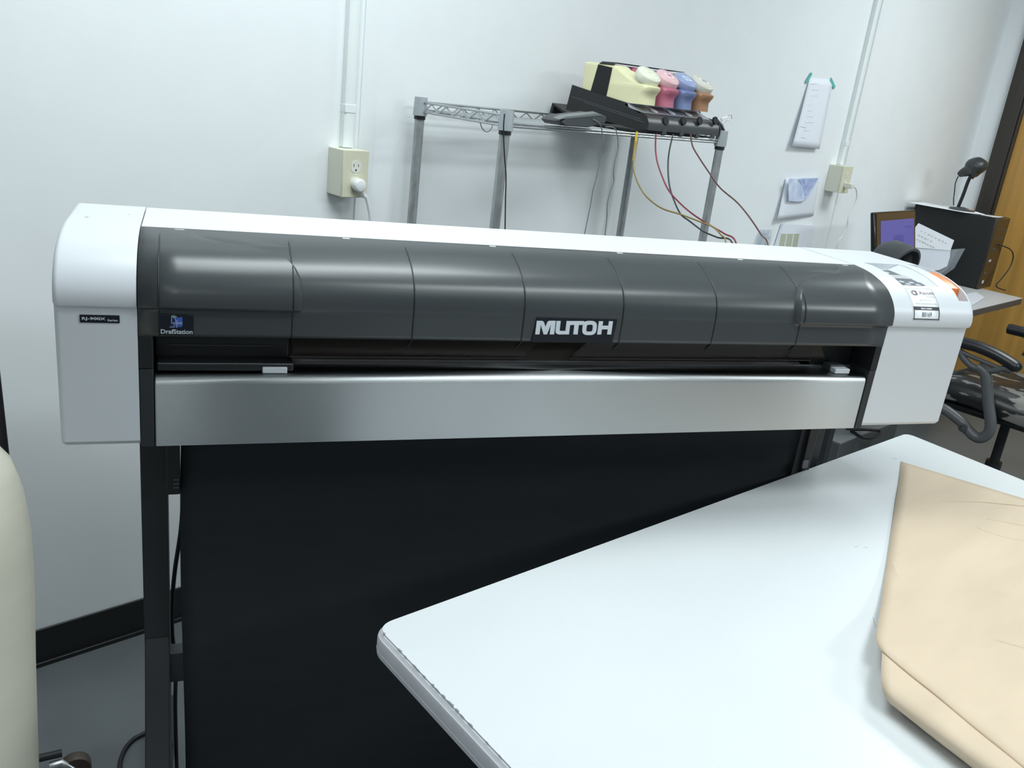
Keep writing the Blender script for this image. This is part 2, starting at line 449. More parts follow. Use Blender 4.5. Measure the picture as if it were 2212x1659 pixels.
# scuff marks on the left cover
MB().tube([at_z(183, 468.3, CAMZ-.2423), at_z(188, 469.6, CAMZ-.2421), at_z(196, 470.4, CAMZ-.2424)], [.0005, .0009, .0003], 5).build('scuff_mark', GREYT, lc)
MB().tube([at_z(276, 463.4, CAMZ-.2423), at_z(282, 463.6, CAMZ-.2423)], .0004, 5).build('scuff_mark', LGREY, lc)
# right cover with the two recesses
n1 = [(1.475,-.243),(1.40,-.2425),(1.335,-.2421),(1.335,-.2535),(1.2255,-.2628),(1.2255,-.2597),(1.214,-.2655)]+cap_prof[8:]
n2 = [(1.475,-.243),(1.40,-.2425),(1.342,-.2422),(1.342,-.252),(1.29,-.268),(1.207,-.302),(1.1985,-.300),(1.1985,-.2785),(1.194,-.283)]+cap_prof[10:]
mb = MB()
XA, XB1, XB2, XC1, XC2, XE = 1.166, 1.2085, 1.294, 1.3225, 1.3455, 1.354
mb.loft([ring(cap_prof, XA), ring(cap_prof, XB1)])
mb.loft([ring(n1, XB1), ring(n1, XB2)])
mb.loft([ring(cap_prof, XB2), ring(cap_prof, XC1)])
mb.loft([ring(n2, XC1), ring(n2, XC2)])
seg_r(mb, cap_prof, XC2, XE, 0.0075)
rc = mb.build('right_side_cover', WHITEP, PR, angle=28)
# control panel lying in the first recess
def panel_pt(X, t, h=0.0):       # t 0 front .. 1 back on the sloping recess floor
    y = 1.2262+(1.334-1.2262)*t; z = -.2628+(-.2535+.2628)*t
    return P(X, y, z+h)
mb = MB()
mb.hexa([panel_pt(X, t, h) for h in (0.0002, 0.0012) for X, t in ((XB1+.0005, .0), (1.279, .0), (1.268, .93), (XB1+.0005, .93))])
cp = mb.build('control_panel', GREYP, PR)
cp['label'] = 'dark grey control panel with pale oval buttons'
mb = MB(); mb.hexa([panel_pt(X, t, h) for h in (0.0012, 0.0018) for X, t in ((1.222, .44), (1.280, .44), (1.280, .64), (1.222, .64))])
mb.build('display', LGREY, cp)
for (bx, bt, rx, rt) in ((1.232, .25, .006, .045), (1.236, .13, .006, .04), (1.252, .22, .006, .04), (1.256, .10, .006, .04), (1.274, .06, .007, .035), (1.224, .03, .006, .025), (1.243, .76, .007, .05), (1.275, .27, .005, .035)):
    mb = MB(); mb.prism([panel_pt(bx+rx*math.cos(a), bt+rt*math.sin(a), .0012) for a in [k*math.pi/8 for k in range(16)]], (0, 0, 0.0008))
    mb.build('button', SILVERT, cp)
wg = MB()
for t0_, t1_ in ((0.0, .33), (.33, .66), (.66, .999)):
    def rim(t):
        y = 1.2262+(1.334-1.2262)*t
        for (ya, za), (yb, zb) in zip(cap_prof, cap_prof[1:]):
            if yb <= y <= ya: return P(XB2-.0003, y, zb+(za-zb)*(y-yb)/(ya-yb)-.0006)
    wg.prism([panel_pt(1.279-.011*t0_, t0_, .0012), panel_pt(XB2-.0003, t0_, .0002), rim(t0_)], (0, 0, 0)) if False else None
    a0, b0, c0_ = panel_pt(1.279-.011*t0_, t0_, .0004), panel_pt(XB2-.0003, t0_, .0004), rim(t0_)
    a1, b1, c1_ = panel_pt(1.279-.011*t1_, t1_, .0004), panel_pt(XB2-.0003, t1_, .0004), rim(t1_)
    wg.loft([[a0, b0, c0_], [a1, b1, c1_]])
wg.build('recess_side', WHITEP, PR)
# orange block in the second recess
ot = [(y, z-.0022) for y, z in [(1.292,-.2441),(1.262,-.2485),(1.245,-.253),(1.226,-.2592)]]
op = ot+[(1.2262,-.295),(1.290,-.2685)]
mb = MB(); mb.loft([ring(op, XC1+.0004), ring(op, XC2-.0004)])
ob = mb.build('ink_window', ORANGE, PR); ob['label'] = 'bright orange block in the slot of the right cover'
mb = MB(); fl = [(1.226,-.2943),(1.207,-.3015),(1.199,-.2995),(1.199,-.2980),(1.207,-.3000),(1.226,-.2925)]
mb.loft([ring(fl, XC1+.0005), ring(fl, XC2-.0005)]); mb.build('slot_floor', PINKG, PR)
# white rear top cover
tc_prof = [(1.475,-.2435),(1.309,-.2425),(1.3075,-.2455),(1.309,-.249),(1.475,-.250)]
mb = MB(); mb.loft([ring(tc_prof, -.0662), ring(tc_prof, 1.1652)])
tcv = mb.build('top_cover', WHITET, PR, bevel=0.0008)
for (xa, xb) in ((-.0231,-.0097),(.2104,.2214),(.4418,.4526),(.6665,.6773),(.9042,.9114+.003),(1.1318,1.145)):
    MB().box((xa, 1.3005, -.2462), (xb, 1.3095, -.2428), P).build('clip', WHITET, tcv, bevel=0.0006)
    MB().box((xb+.0002, 1.3030, -.2462), (xb+.0042, 1.3080, -.2440), P).build('clip_slot', BLACKM, tcv)
# rear body and floor of the body
MB().box((-.0662, 1.42, -.5205), (1.1652, 1.474, -.2505), P).build('rear_body', LEGM, PR)
# hood (smoked plastic with raised shoulders)
outer = [(1.309,-.2436),(1.285,-.2452),(1.262,-.2485),(1.245,-.253),(1.228,-.2585),(1.214,-.2655),(1.203,-.274),(1.194,-.283),(1.187,-.293),(1.183,-.302),(1.181,-.312),(1.1805,-.3195),(1.1812,-.3235),(1.1895,-.3275),(1.1900,-.345),(1.1902,-.365)]
innr = [(1.309,-.2436),(1.285,-.2460),(1.264,-.2510),(1.248,-.2570),(1.233,-.2635),(1.220,-.2705),(1.2098,-.2785),(1.2020,-.2865),(1.1965,-.2955),(1.1930,-.3035),(1.1912,-.3120),(1.1905,-.3195),(1.1900,-.3235),(1.1896,-.3275),(1.1900,-.345),(1.1902,-.365)]
XBL = [.0,.0,.03,.085,.116,.129,.1345,.1375,.1385,.139,.139,.139,.139,.139,.139,.139]
XBR = [1.11,1.11,1.09,1.04,1.00,.981,.973,.968,.966,.965,.965,.965,.965,.965,.965,.965]
def dens(a, k=3):
    out = []
    for i in range(len(a)-1):
        for j in range(k):
            t = j/k
            def cr4(f):
                p0, p1, p2, p3 = f(a[max(i-1,0)]), f(a[i]), f(a[i+1]), f(a[min(i+2,len(a)-1)])
                return 0.5*((2*p1)+(p2-p0)*t+(2*p0-5*p1+4*p2-p3)*t*t+(3*p1-p0-3*p2+p3)*t*t*t)
            out.append(tuple(cr4(lambda q, c=c: q[c]) for c in range(len(a[0]))))
    out.append(a[-1]); return out
comb = dens([(o[0], o[1], q[0], q[1], l, r) for o, q, l, r in zip(outer, innr, XBL, XBR)])
XH0, XH1 = -.0662, 1.1652
rows = []
for (oy, oz, iy, iz, xl, xr) in comb:
    r_ = []
    for t in (0, .25, .5, .75, 1): r_.append(P(XH0+(xl-.002-XH0)*t, oy, oz))
    r_.append(P(xl, oy*.75+iy*.25, oz*.75+iz*.25)); r_.append(P(xl+.002, iy*.8+oy*.2, iz*.8+oz*.2))
    for t in [k/12 for k in range(13)]: r_.append(P(xl+.003+(xr-.003-xl-.003)*t, iy, iz))
    r_.append(P(xr-.002, iy*.8+oy*.2, iz*.8+oz*.2)); r_.append(P(xr, oy*.75+iy*.25, oz*.75+iz*.25))
    for t in (0, .25, .5, .75, 1): r_.append(P(xr+.002+(XH1-xr-.002)*t, oy, oz))
    rows.append(r_)
hood = MB().grid(rows).build('front_hood', SMOKE, PR, solid=0.0022, angle=40)
hood['label'] = 'smoked translucent grey front hood'
# ribs showing on the hood
for X in (-.0413, .1297, .300, .470, .636, .806, .975):
    left, right = X < .1375, X > .967
    mb = MB(); rr_ = []
    for (oy, oz, iy, iz, xl, xr) in comb[4:]:
        y_, z_ = (oy, oz) if (X < xl or X > xr) else (iy, iz)
        rr_.append([P(X-.0009, y_-.0016, z_+.0008), P(X+.0009, y_-.0016, z_+.0008)])
    mb.grid(rr_).build('rib', BLACKP, hood, solid=0.0004)
# long crease line across the hood
mb = MB(); mb.box((-.06, 1.2030-.0022, -.2871), (1.16, 1.2030-.0012, -.2865), P)
# chin with the handle notch
def chin(xa, xb, sl_a=0.0, sl_b=0.0):
    a0, a1 = (1.1905, -.3655), (1.2105, -.3975)
    m_ = MB()
    m_.prism([P(xa, *a0), P(xb, *a0), P(xb+sl_b, *a1), P(xa+sl_a, *a1)], P(0, .002, .001)-P(0, 0, 0))
    m_.build('hood_lip', CHIN, PR)
chin(.129, .500, 0.006, -.016)
chin(.582, .975, -.018, 0.0)
chin(.977, 1.030, 0.0, 0.035)
for X in (.300, .470, .636, .806, .975):
    MB().tube([P(X, 1.1890, -.366), P(X-.004, 1.197, -.378)], 0.0011, 6).build('rib', BLACKM, PR)
MB().tube([P(.129, 1.2085, -.3985), P(.484, 1.2085, -.3985)], 0.0008, 6).build('lip_edge', BLACKM, PR)
MB().tube([P(.564, 1.2085, -.3985), P(1.03, 1.2085, -.3985)], 0.0008, 6).build('lip_edge', BLACKM, PR)
# interior
MB().box((-.049, 1.262, -.450), (1.152, 1.42, -.4255), P).build('platen', DECK, PR)
MB().box((.129, 1.272, -.4255), (1.075, 1.276, -.4235), P).build('platen_ridge', LGREY, PR)
MB().box((-.049, 1.243, -.450), (1.152, 1.262, -.431), P).build('media_slot', BLACKM, PR)
MB().box((-.049, 1.2415, -.4205), (1.152, 1.2425, -.4175), P).build('slot_edge', GREYP, PR)
mb = MB().box((-.049, 1.235, -.425), (.131, 1.419, -.372), P)
mb.box((-.046, 1.202, -.4185), (.135, 1.235, -.4065), P); mb.build('station_block', BLACKP, PR, bevel=0.0025)
mb = MB().box((1.060, 1.245, -.425), (1.151, 1.419, -.372), P); mb.build('station_block', BLACKP, PR, bevel=0.0025)
MB().tube([P(-.044, 1.2005, -.4065), P(.092, 1.2005, -.4065)], .0005, 6).build('block_seam', GREYP, PR)
MB().tube([P(-.03, 1.233, -.3905), P(.105, 1.233, -.3905)], .0005, 6).build('block_seam', GREYP, PR)
# side frames beside the steel plate
for (xa, xb) in ((-.0665, -.0495), (1.1515, 1.1655)):
    MB().box((xa, 1.1905, -.5245), (xb, 1.42, -.4115), P).build('side_frame', LEGM, PR, bevel=0.0008)
    MB().box((xa, 1.1895, -.4105), (xb, 1.42, -.3655), P).build('side_frame', BLACKP, PR, bevel=0.0008)
# steel front plate
sp = [(1.2425,-.524),(1.191,-.524),(1.191,-.4345)]+[(1.2035-.0125*math.cos(t), -.4345+.0135*math.sin(t)) for t in [j/8*math.pi/2 for j in range(1, 9)]]+[(1.2425,-.4195)]
mb = MB()
SP = 1 if area(sp) > 0 else -1
rings = []
for j in range(5):
    t = j/4*math.pi/2; rings.append(ring(inset(sp, .003*(1-math.sin(t))*SP), -.049+.003*(1-math.cos(t))))
for k in range(1, 8): rings.append(ring(sp, -.046+k/8*1.195))
for j in range(5):
    t = j/4*math.pi/2; rings.append(ring(inset(sp, .003*(1-math.cos(t))*SP), 1.148+.003*math.sin(t)))
mb.loft(rings)
st = mb.build('front_plate', STEEL, PR, angle=50); st['label'] = 'brushed stainless steel front plate with rolled top edge'
for (xa, xb) in ((.092, .126), (1.083, 1.115)):
    c_ = MB().box((xa, 1.199, -.4205), (xb, 1.214, -.4115), P).build('media_clamp', SILVERT, PR, bevel=0.0012)
    MB().box((xa, 1.214, -.4205), (xb, 1.236, -.409), P).build('clamp_arm', DARKG, c_, bevel=0.001)
# underside of the body
MB().box((-.049, 1.2426, -.5235), (1.151, 1.42, -.4505), P).build('body_underside', BLACKM, PR)
# name plates
def flat_y(Y, xa, xb, za, zb):
    return lambda u, v: P(xa+(xb-xa)*u, Y, za+(zb-za)*v)
MB().box((-.1352, 1.1885, -.3482), (-.0884, 1.1905, -.3376), P).build('name_plate', NAVY, lc, bevel=0.0008)
text('lettering', 'RJ-900X', flat_y(1.1880, -.1325, -.1050, -.3452, -.3403), SILVERT, lc, bold=0.035, spacing=1.05)
text('lettering', 'Series', flat_y(1.1880, -.1028, -.0908, -.3456, -.3425), SILVERT, lc, bold=0.03, spacing=1.05)
dpl = MB().box((-.0420, 1.1870, -.3622), (.0020, 1.1889, -.3345), P).build('name_plate', NAVY, hood, bevel=0.0008)
text('lettering', 'DrafStation', flat_y(1.1866, -.0392, .0002, -.3606, -.3543), SILVERT, hood, bold=0.02)
# small emblem: blue sheet, D, s, f and lines
def E(u, v): # crop pixel of the emblem -> plate
    X, Z = Pat_y(320+u/18.43, 660+v/18.43, 1.1870); return X, Z
def epoly(pts, m_, dy=0.0): 
    MB().prism([P(E(u, v)[0], 1.1866-dy, E(u, v)[1]) for u, v in pts], P(0, .0004, 0)-P(0, 0, 0)).build('emblem', m_, hood)
epoly([(1080,470),(1210,480),(1365,450),(1365,840),(1130,865),(1080,700)], BLUEL)
epoly([(940,440),(1020,470),(1085,540),(1100,620),(1085,700),(1080,860),(870,850),(880,700),(930,690)], DBLUE, .0001)
epoly([(915,440),(930,400),(1010,385),(1100,410),(1145,450),(1140,480),(1060,480),(1000,450)], GREENL, .0002)
def eline(pts, w_=.00035):
    MB().tube([P(E(u, v)[0], 1.1862, E(u, v)[1]) for u, v in pts], w_, 5).build('emblem_line', PALEL, hood)
eline([(930,690),(930,445),(1010,465),(1080,530),(1100,600),(1080,660),(1010,690),(930,690)])
eline([(1195,575),(1150,590),(1135,640),(1132,880)]); eline([(1140,672),(1370,672)])
eline([(1370,722),(1010,722),(1000,775),(1080,780),(1080,850),(855,850)])
# large brand plate
MB().prism([P(*q) for q in ((.4862,1.1868,-.3650),(.6232,1.1868,-.3650),(.6262,1.1868,-.3262),(.4905,1.1868,-.3262))], P(0,.0016,0)-P(0,0,0)).build('name_plate', NAVY, hood)
def L(u, v):
    X, Z = Pat_y(1100+u/7.373, 640+v/7.373, 1.186); return P(X, 1.1852, Z)
dL = P(0, .0015, 0)-P(0, 0, 0)
SILVB = mat('silver_letter', (0.66, 0.70, 0.75), 0.3)
def letter(pts): MB().prism([L(*q) for q in pts], dL).build('lettering', SILVB, hood)
letter([(412,605),(438,393),(520,393),(540,399),(552,413),(575,490),(607,415),(622,399),(645,393),(738,393),(712,605),(642,605),(660,450),(600,605),(545,605),(500,450),(480,605)])
letter([(752,395),(818,395),(800,535),(806,549),(822,553),(893,553),(912,397),(1195,397),(1178,455),(1105,455),(1087,605),(1018,605),(1035,455),(968,455),(948,605),(790,605),(758,598),(738,578),(735,550)])
letter([(1397,606),(1428,400),(1494,400),(1480,470),(1577,470),(1587,400),(1650,400),(1620,606),(1555,606),(1568,525),(1472,525),(1462,606)])
mb = MB(); nO = 40; oo, ii = [], []
for k in range(nO):
    a = 2*math.pi*k/nO; c_, s_ = math.cos(a), math.sin(a)
    sgn = lambda q: (1 if q >= 0 else -1)
    ex = lambda q, e: sgn(q)*abs(q)**e
    oo.append((1277+113*ex(c_, .65)-12*ex(s_, .65), 505+111*ex(s_, .65)))
    ii.append((1277+50*ex(c_, .5)-6*ex(s_, .5), 507+57*ex(s_, .5)))
vo = [mb.v(L(*q)) for q in oo]; vi = [mb.v(L(*q)) for q in ii]; vo2 = [mb.v(L(*q)+dL) for q in oo]; vi2 = [mb.v(L(*q)+dL) for q in ii]
for k in range(nO):
    j = (k+1) % nO
    mb._f([vo[k], vo[j], vi[j], vi[k]]); mb._f([vo[k], vo[j], vo2[j], vo2[k]]); mb._f([vi[k], vi[j], vi2[j], vi2[k]])
mb.build('lettering', SILVB, hood)
# service sticker wrapped on the right cover
path = dens(cap_prof[4:14], 4)
acc = [0.0]
for a, b_ in zip(path, path[1:]): acc.append(acc[-1]+math.hypot(b_[0]-a[0], b_[1]-a[1]))
def on_path(s):
    for i in range(len(path)-1):
        if acc[i+1] >= s:
            t = (s-acc[i])/(acc[i+1]-acc[i]); a, b_ = path[i], path[i+1]
            ty, tz = b_[0]-a[0], b_[1]-a[1]; l = math.hypot(ty, tz)
            return a[0]+ty*t, a[1]+tz*t, tz/l, -ty/l
    a, b_ = path[-2], path[-1]
    return b_[0], b_[1], -1, 0
def s_of_z(z):
    for i in range(len(path)-1):
        if path[i+1][1] <= z: return acc[i]+(path[i][1]-z)/(path[i][1]-path[i+1][1])*(acc[i+1]-acc[i])
s0, s1 = s_of_z(-.2625), s_of_z(-.3125)
def SK(u, v, off=.0006):      # u 0..1 left-right, v 0 top .. 1 bottom
    y_, z_, ny, nz_ = on_path(s0+(s1-s0)*v)
    return P(1.2080+.0625*u, y_-abs(ny)*off, z_+abs(nz_)*off)
def spatch(name, ua, ub, va, vb, m_, off, par):
    MB().grid([[SK(ua+(ub-ua)*i/4, va+(vb-va)*j/14, off) for i in range(5)] for j in range(15)]).build(name, m_, par, solid=0.0001)
spatch('service_sticker', 0, 1, 0, 1, STICK, .0004, rc)
sk = rc
for a in ((.02,.035,.02,.62,GREYT),(.965,.98,.02,.62,GREYT),(.02,.98,.02,.032,GREYT),(.02,.98,.62,.72,DINK),(.02,.055,.72,.98,DINK),(.945,.98,.72,.98,DINK),(.02,.98,.95,.98,DINK)):
    spatch('sticker_print', a[0], a[1], a[2], a[3], a[4], .0006, sk)
def stext(body, ua, ub, va, vb, m_, **k):
    text('sticker_print', body, lambda u, v: SK(ua+(ub-ua)*u, vb+(va-vb)*v, .0008), m_, sk, **k)
stext('Axiom', .42, .95, .115, .245, MAROON, bold=0.0)
stext('America', .63, .965, .275, .335, GREYT)
stext('609-697-0323', .32, .74, .41, .455, GREYT)
stext('www.axiomamerica.com', .12, .92, .50, .555, GREYT)
stext('SERIAL NUMBER', .30, .70, .655, .695, STICK, bold=0.03)
stext('B0169', .33, .68, .775, .90, DINK, bold=0.0)
for (r0, r1, m_) in ((.135, .115, GREYT), (.095, .058, MAROON)):
    mb = MB(); ra, rb = [], []
    for k in range(25):
        a = 2*math.pi*k/24; ra.append(SK(.24+r0*math.cos(a), .19+r0*.78*math.sin(a), .0008)); rb.append(SK(.24+r1*math.cos(a), .19+r1*.78*math.sin(a), .0008))
    mb.grid([ra, rb]).build('sticker_print', m_, sk)
spatch('sticker_print', .305, .335, .11, .27, MAROON, .0009, sk)
# stand
for (xa, xb) in ((-.0805, -.0395), (1.232, 1.275)):
    MB().box((xa, 1.398, -1.40), (xb, 1.455, -.5215), P).build('stand_leg', LEGM, PR, bevel=0.0015)
    g = MB(); xm = xa+.0004; xn = xb-.0004
    g.prism([P(xm, 1.3975, -.98), P(xm, 1.3975, -1.385), P(xm, 1.10, -1.385), P(xm, 1.10, -1.345), P(xm, 1.24, -1.30), P(xm, 1.31, -1.20), P(xm, 1.36, -1.08)], P(xn-xm, 0, 0)-P(0, 0, 0))
    g.box((xm, 1.4555, -1.385), (xn, 1.70, -1.345), P)
    ft = g.build('stand_foot', LEGM, PR, bevel=0.002)
    for yy in (1.13, 1.67):
        MB().cyl(P((xa+xb)/2-.012, yy, -1.4175), P((xa+xb)/2+.012, yy, -1.4175), .0325).build('caster', BLACKP, ft)
MB().box((-.0395, 1.40, -1.08), (1.232, 1.43, -1.02), P).build('cross_beam', DARKG, PR)
mb = MB().box((-.0395, 1.352, -.681), (-.0195, 1.40, -.5215), P); lb = mb.build('bracket_box', BLACKP, PR, bevel=0.0015)
for zz in (-.655, -.662, -.669): MB().box((-.030, 1.3515, zz), (-.021, 1.3520, zz+.0012), P).build('vent', GREYP, lb)
MB().box((1.196, 1.352, -.72), (1.216, 1.40, -.5215), P).build('bracket_rail', BLACKP, PR, bevel=0.0015)
MB().box((1.193, 1.348, -.682), (1.207, 1.352, -.664), P).build('latch', GREYP, PR, bevel=0.001)
# hanging media catcher cloth
rows = []
for j in range(33):
    t = j/32; z = -.5235-(.86)*t; row = []
    for i in range(49):
        u = i/48
        xl = -.0165-.004*math.sin(t*5.0)-.006*max(0, t-.55)
        xr = 1.192-.012*t
        X = xl+(xr-xl)*u
        yy = 1.372+.004*math.sin(u*9+1.2*t)+.006*math.sin(t*3.1)*math.sin(u*math.pi)+.0025*math.sin(t*17+u*3)*t
        row.append(P(X, yy, z))
    rows.append(row)
fc = MB().grid(rows).build('media_catcher', FABRIC, PR, solid=0.002); fc['label'] = 'black cloth media catcher hanging under the printer'

# power cord at left leg
pts = [P(-.012, 1.47, -.60), P(-.010, 1.47, -.80), P(-.030, 1.47, -.95), P(-.040, 1.47, -1.06), P(-.030, 1.47, -1.17), P(-.035, 1.50, -1.30), P(-.06, 1.52, -1.42), P(-.08, 1.56, -1.4455)]
def px_path(pix, fn, k=6): return smooth_path([fn(*q) for q in pix], k)
c1 = [(396,990),(395,1080),(390,1150),(378,1230),(372,1300),(372,1370),(380,1434)]
Yc = 1.50
def at_PY(px, py, Y=Yc):
    X, Z = Pat_y(px, py, Y); return P(X, Y, Z)
pp = [at_PY(*q) for q in c1]; pp += [pp[-1]+Vector((0.01, 0.03, -.12)), Vector((pp[-1].x+.02, pp[-1].y+.05, .02)), Vector((pp[-1].x+.01, pp[-1].y+.02, .006))]
tag(MB().tube(smooth_path(pp), .0042, 8).build('hanging_cable', CABLE), 'black cable dangling beside the left printer leg', 'cord')
fp = [at_z(*q, .0055) for q in ((262,1700),(259,1659),(261,1640),(270,1618),(285,1600),(300,1590),(330,1578),(370,1575))]
tag(MB().tube(smooth_path(fp), .0048, 8).build('floor_cable', CABLE), 'black cable looping on the floor left of the printer foot', 'cable')

# ================================================================== WIRE SHELF
SX, SY, SW, SD_, ZT = 1.4517, 1.5818, 0.89, 0.335, 1.394
SH = thing('wire_shelf', 'chrome wire shelf rack standing against the wall behind the printer', 'shelf', (SX+SW/2, SY+SD_/2, 0))
posts = [(SX, SY), (SX+SW, SY), (SX, SY+SD_), (SX+SW, SY+SD_)]
for (px_, py_) in posts:
    po = MB().cyl((px_, py_, 0.02), (px_, py_, ZT-.008), .0127).build('post', POST, SH)
    MB().lathe((px_, py_, 0), (0, 0, 1), [(.014, 0), (.018, .004), (.018, .012), (.008, .02)]).build('foot', BLACKP, po)
    for zc in (ZT, .95, .45):
        MB().lathe((px_, py_, zc-.046), (0, 0, 1), [(.0185, 0), (.0185, .004), (.0175, .03), (.0168, .046), (.0138, .046), (.0138, .044)]).build('collar', COLLAR, po)
        MB().cyl((px_, py_, zc-.056), (px_, py_, zc-.0455), .0152).build('clip_ring', BLACKP, po)
for zc in (ZT, .95, .45):
    mb = MB()
    A, B_, C_, D_ = posts[2], posts[0], posts[3], posts[1]
    def rail(a, b, z, r): mb.cyl((a[0], a[1], z), (b[0], b[1], z), r, n=10)
    for (a, b) in ((A, B_), (A, C_), (C_, D_)):
        rail(a, b, zc-.012, .0031); rail(a, b, zc-.036, .0031)
        L_ = math.hypot(b[0]-a[0], b[1]-a[1]); n = max(6, int(L_/.033)); pts = []
        for k in range(n+1):
            t = k/n; pts.append((a[0]+(b[0]-a[0])*(.05+.9*t), a[1]+(b[1]-a[1])*(.05+.9*t), zc-.014 if k % 2 else zc-.034))
        mb.tube(pts, .0022, 6)
    rail(B_, D_, zc-.0290, .0031); rail(B_, D_, zc-.036, .0031)
    mb.build('shelf_frame', CHROME, SH)
    mb = MB(); n = 34
    for k in range(n):
        x_ = SX+.02+(SW-.04)*k/(n-1); mb.cyl((x_, SY-.003, zc-.030), (x_, SY+SD_, zc-.030), .0016, n=6)
    for yy in (.09, .18, .27): mb.cyl((SX+.01, SY+yy, zc-.033), (SX+SW-.01, SY+yy, zc-.033), .0028, n=8)
    mb.build('wire_deck', CHROME, SH)
ZD = ZT-.0255      # deck height
# small bent wire loop below the shelf
lp = [at_y(*q, 1.70) for q in ((1036,258),(1038,268),(1043,279),(1051,285),(1059,281),(1064,270),(1063,260))]
tag(MB().tube(smooth_path(lp), .0012, 6).build('wire_loop', GCABLE), 'thin grey wire loop hanging under the left end of the shelf', 'wire')
pc = [at_y(*q, 1.556) for q in ((1090,246),(1088,270),(1088,300),(1090,340),(1093,380),(1092,430),(1091,495),(1090,540))]
tag(MB().tube(smooth_path(pc), .0016, 6).build('thin_cable', CABLE), 'thin black cable running down the near left shelf post', 'cable')

# ink holder
IX = 1.975
HO = thing('ink_bottle_holder', 'black sheet-metal ink bottle holder sitting on the wire shelf', 'ink holder', (2.15, 1.74, ZD))
sidep = [(1236,183),(1295,203),(1355,222),(1358,232),(1390,244),(1398,252),(1401,266),(1398,281),(1374,279),(1355,275),(1222,237),(1228,214)]
def zfix(v): return Vector((v.x, v.y, max(v.z, ZD+.0005)))
MB().prism([zfix(at_x(*q, IX)) for q in sidep], (.0025, 0, 0)).build('side_plate', BLACKP, HO)
MB().prism([zfix(at_x(*q, IX))+Vector((.345, 0, 0)) for q in sidep], (.0025, 0, 0)).build('side_plate', BLACKP, HO)
# pressed grooves on the side plate
for (a, b_) in (((1236,209),(1385,258)), ((1262,221),(1392,265))):
    pa, pb = at_x(*a, IX), at_x(*b_, IX); MB().tube([pa, pb], .0012, 6).build('groove', DARKG, HO)
mb = MB(); q0 = [zfix(at_x(*q, IX)) for q in ((1193,222),(1225,243),(1222,262),(1217,262),(1219,246),(1197,229),(1189,258),(1184,258))]
mb.prism(q0, (.34, 0, 0)).build('rear_support', BLACKP, HO)
pb0 = [at_x(*q, IX) for q in ((1400,268),(1398,281),(1380,279),(1374,245),(1382,243),(1392,247),(1398,256))]
fbm = MB().prism([zfix(v)+Vector((.003, 0, 0)) for v in pb0], (.340, 0, 0)).build('front_bar', mat('charcoal_metal', (0.040, 0.043, 0.045), 0.4), HO)
yfb = min(v.y for v in pb0)
for k, xx in enumerate((2.055, 2.137, 2.215, 2.292)):
    MB().lathe((xx, yfb-.0004+.003, at_y(1410+k*40, 262, yfb).z+.004), (0, -1, .25), [(.0115, -.004), (.0115, .0018), (.008, .0018)], 20).build('tube_port', BLACKM, fbm)
    MB().box((xx-.011, yfb-.0006, ZD+.001), (xx+.007, yfb+.004, ZD+.016)).build('port_gap', DARKG, fbm)
# silver rail across the bottles
ra = at_x(1357, 222, IX); rb = at_x(1384, 243, IX)
MB().prism([ra, ra+Vector((0, -.003, -.004)), rb, rb+Vector((0, .004, -.002)), ra+Vector((0, .012, -.006))], (.335, 0, 0)).build('silver_rail', SILV, HO)
MB().tube([ra+Vector((0, -.001, 0)), ra+Vector((.335, -.001, 0))], .0022, 8).build('rail_edge', mat('bright_rail', (.7, .72, .75), .25, .8), HO)
for k in range(3):
    cc = ra*.35+rb*.65+Vector((.075+.082*k, -.002, 0)); n_ = Vector((0, rb.z-ra.z, -(rb.y-ra.y))).normalized()
    if n_.y > 0: n_ = -n_
    MB().lathe(cc, n_, [(.013, 0), (.013, .0016), (.011, .002)], 20).build('rail_disc', LGREY, HO)
# base tray
MB().box((IX+.003, yfb+.02, ZD), (IX+.343, 1.87, ZD+.004)).build('tray', BLACKP, HO)

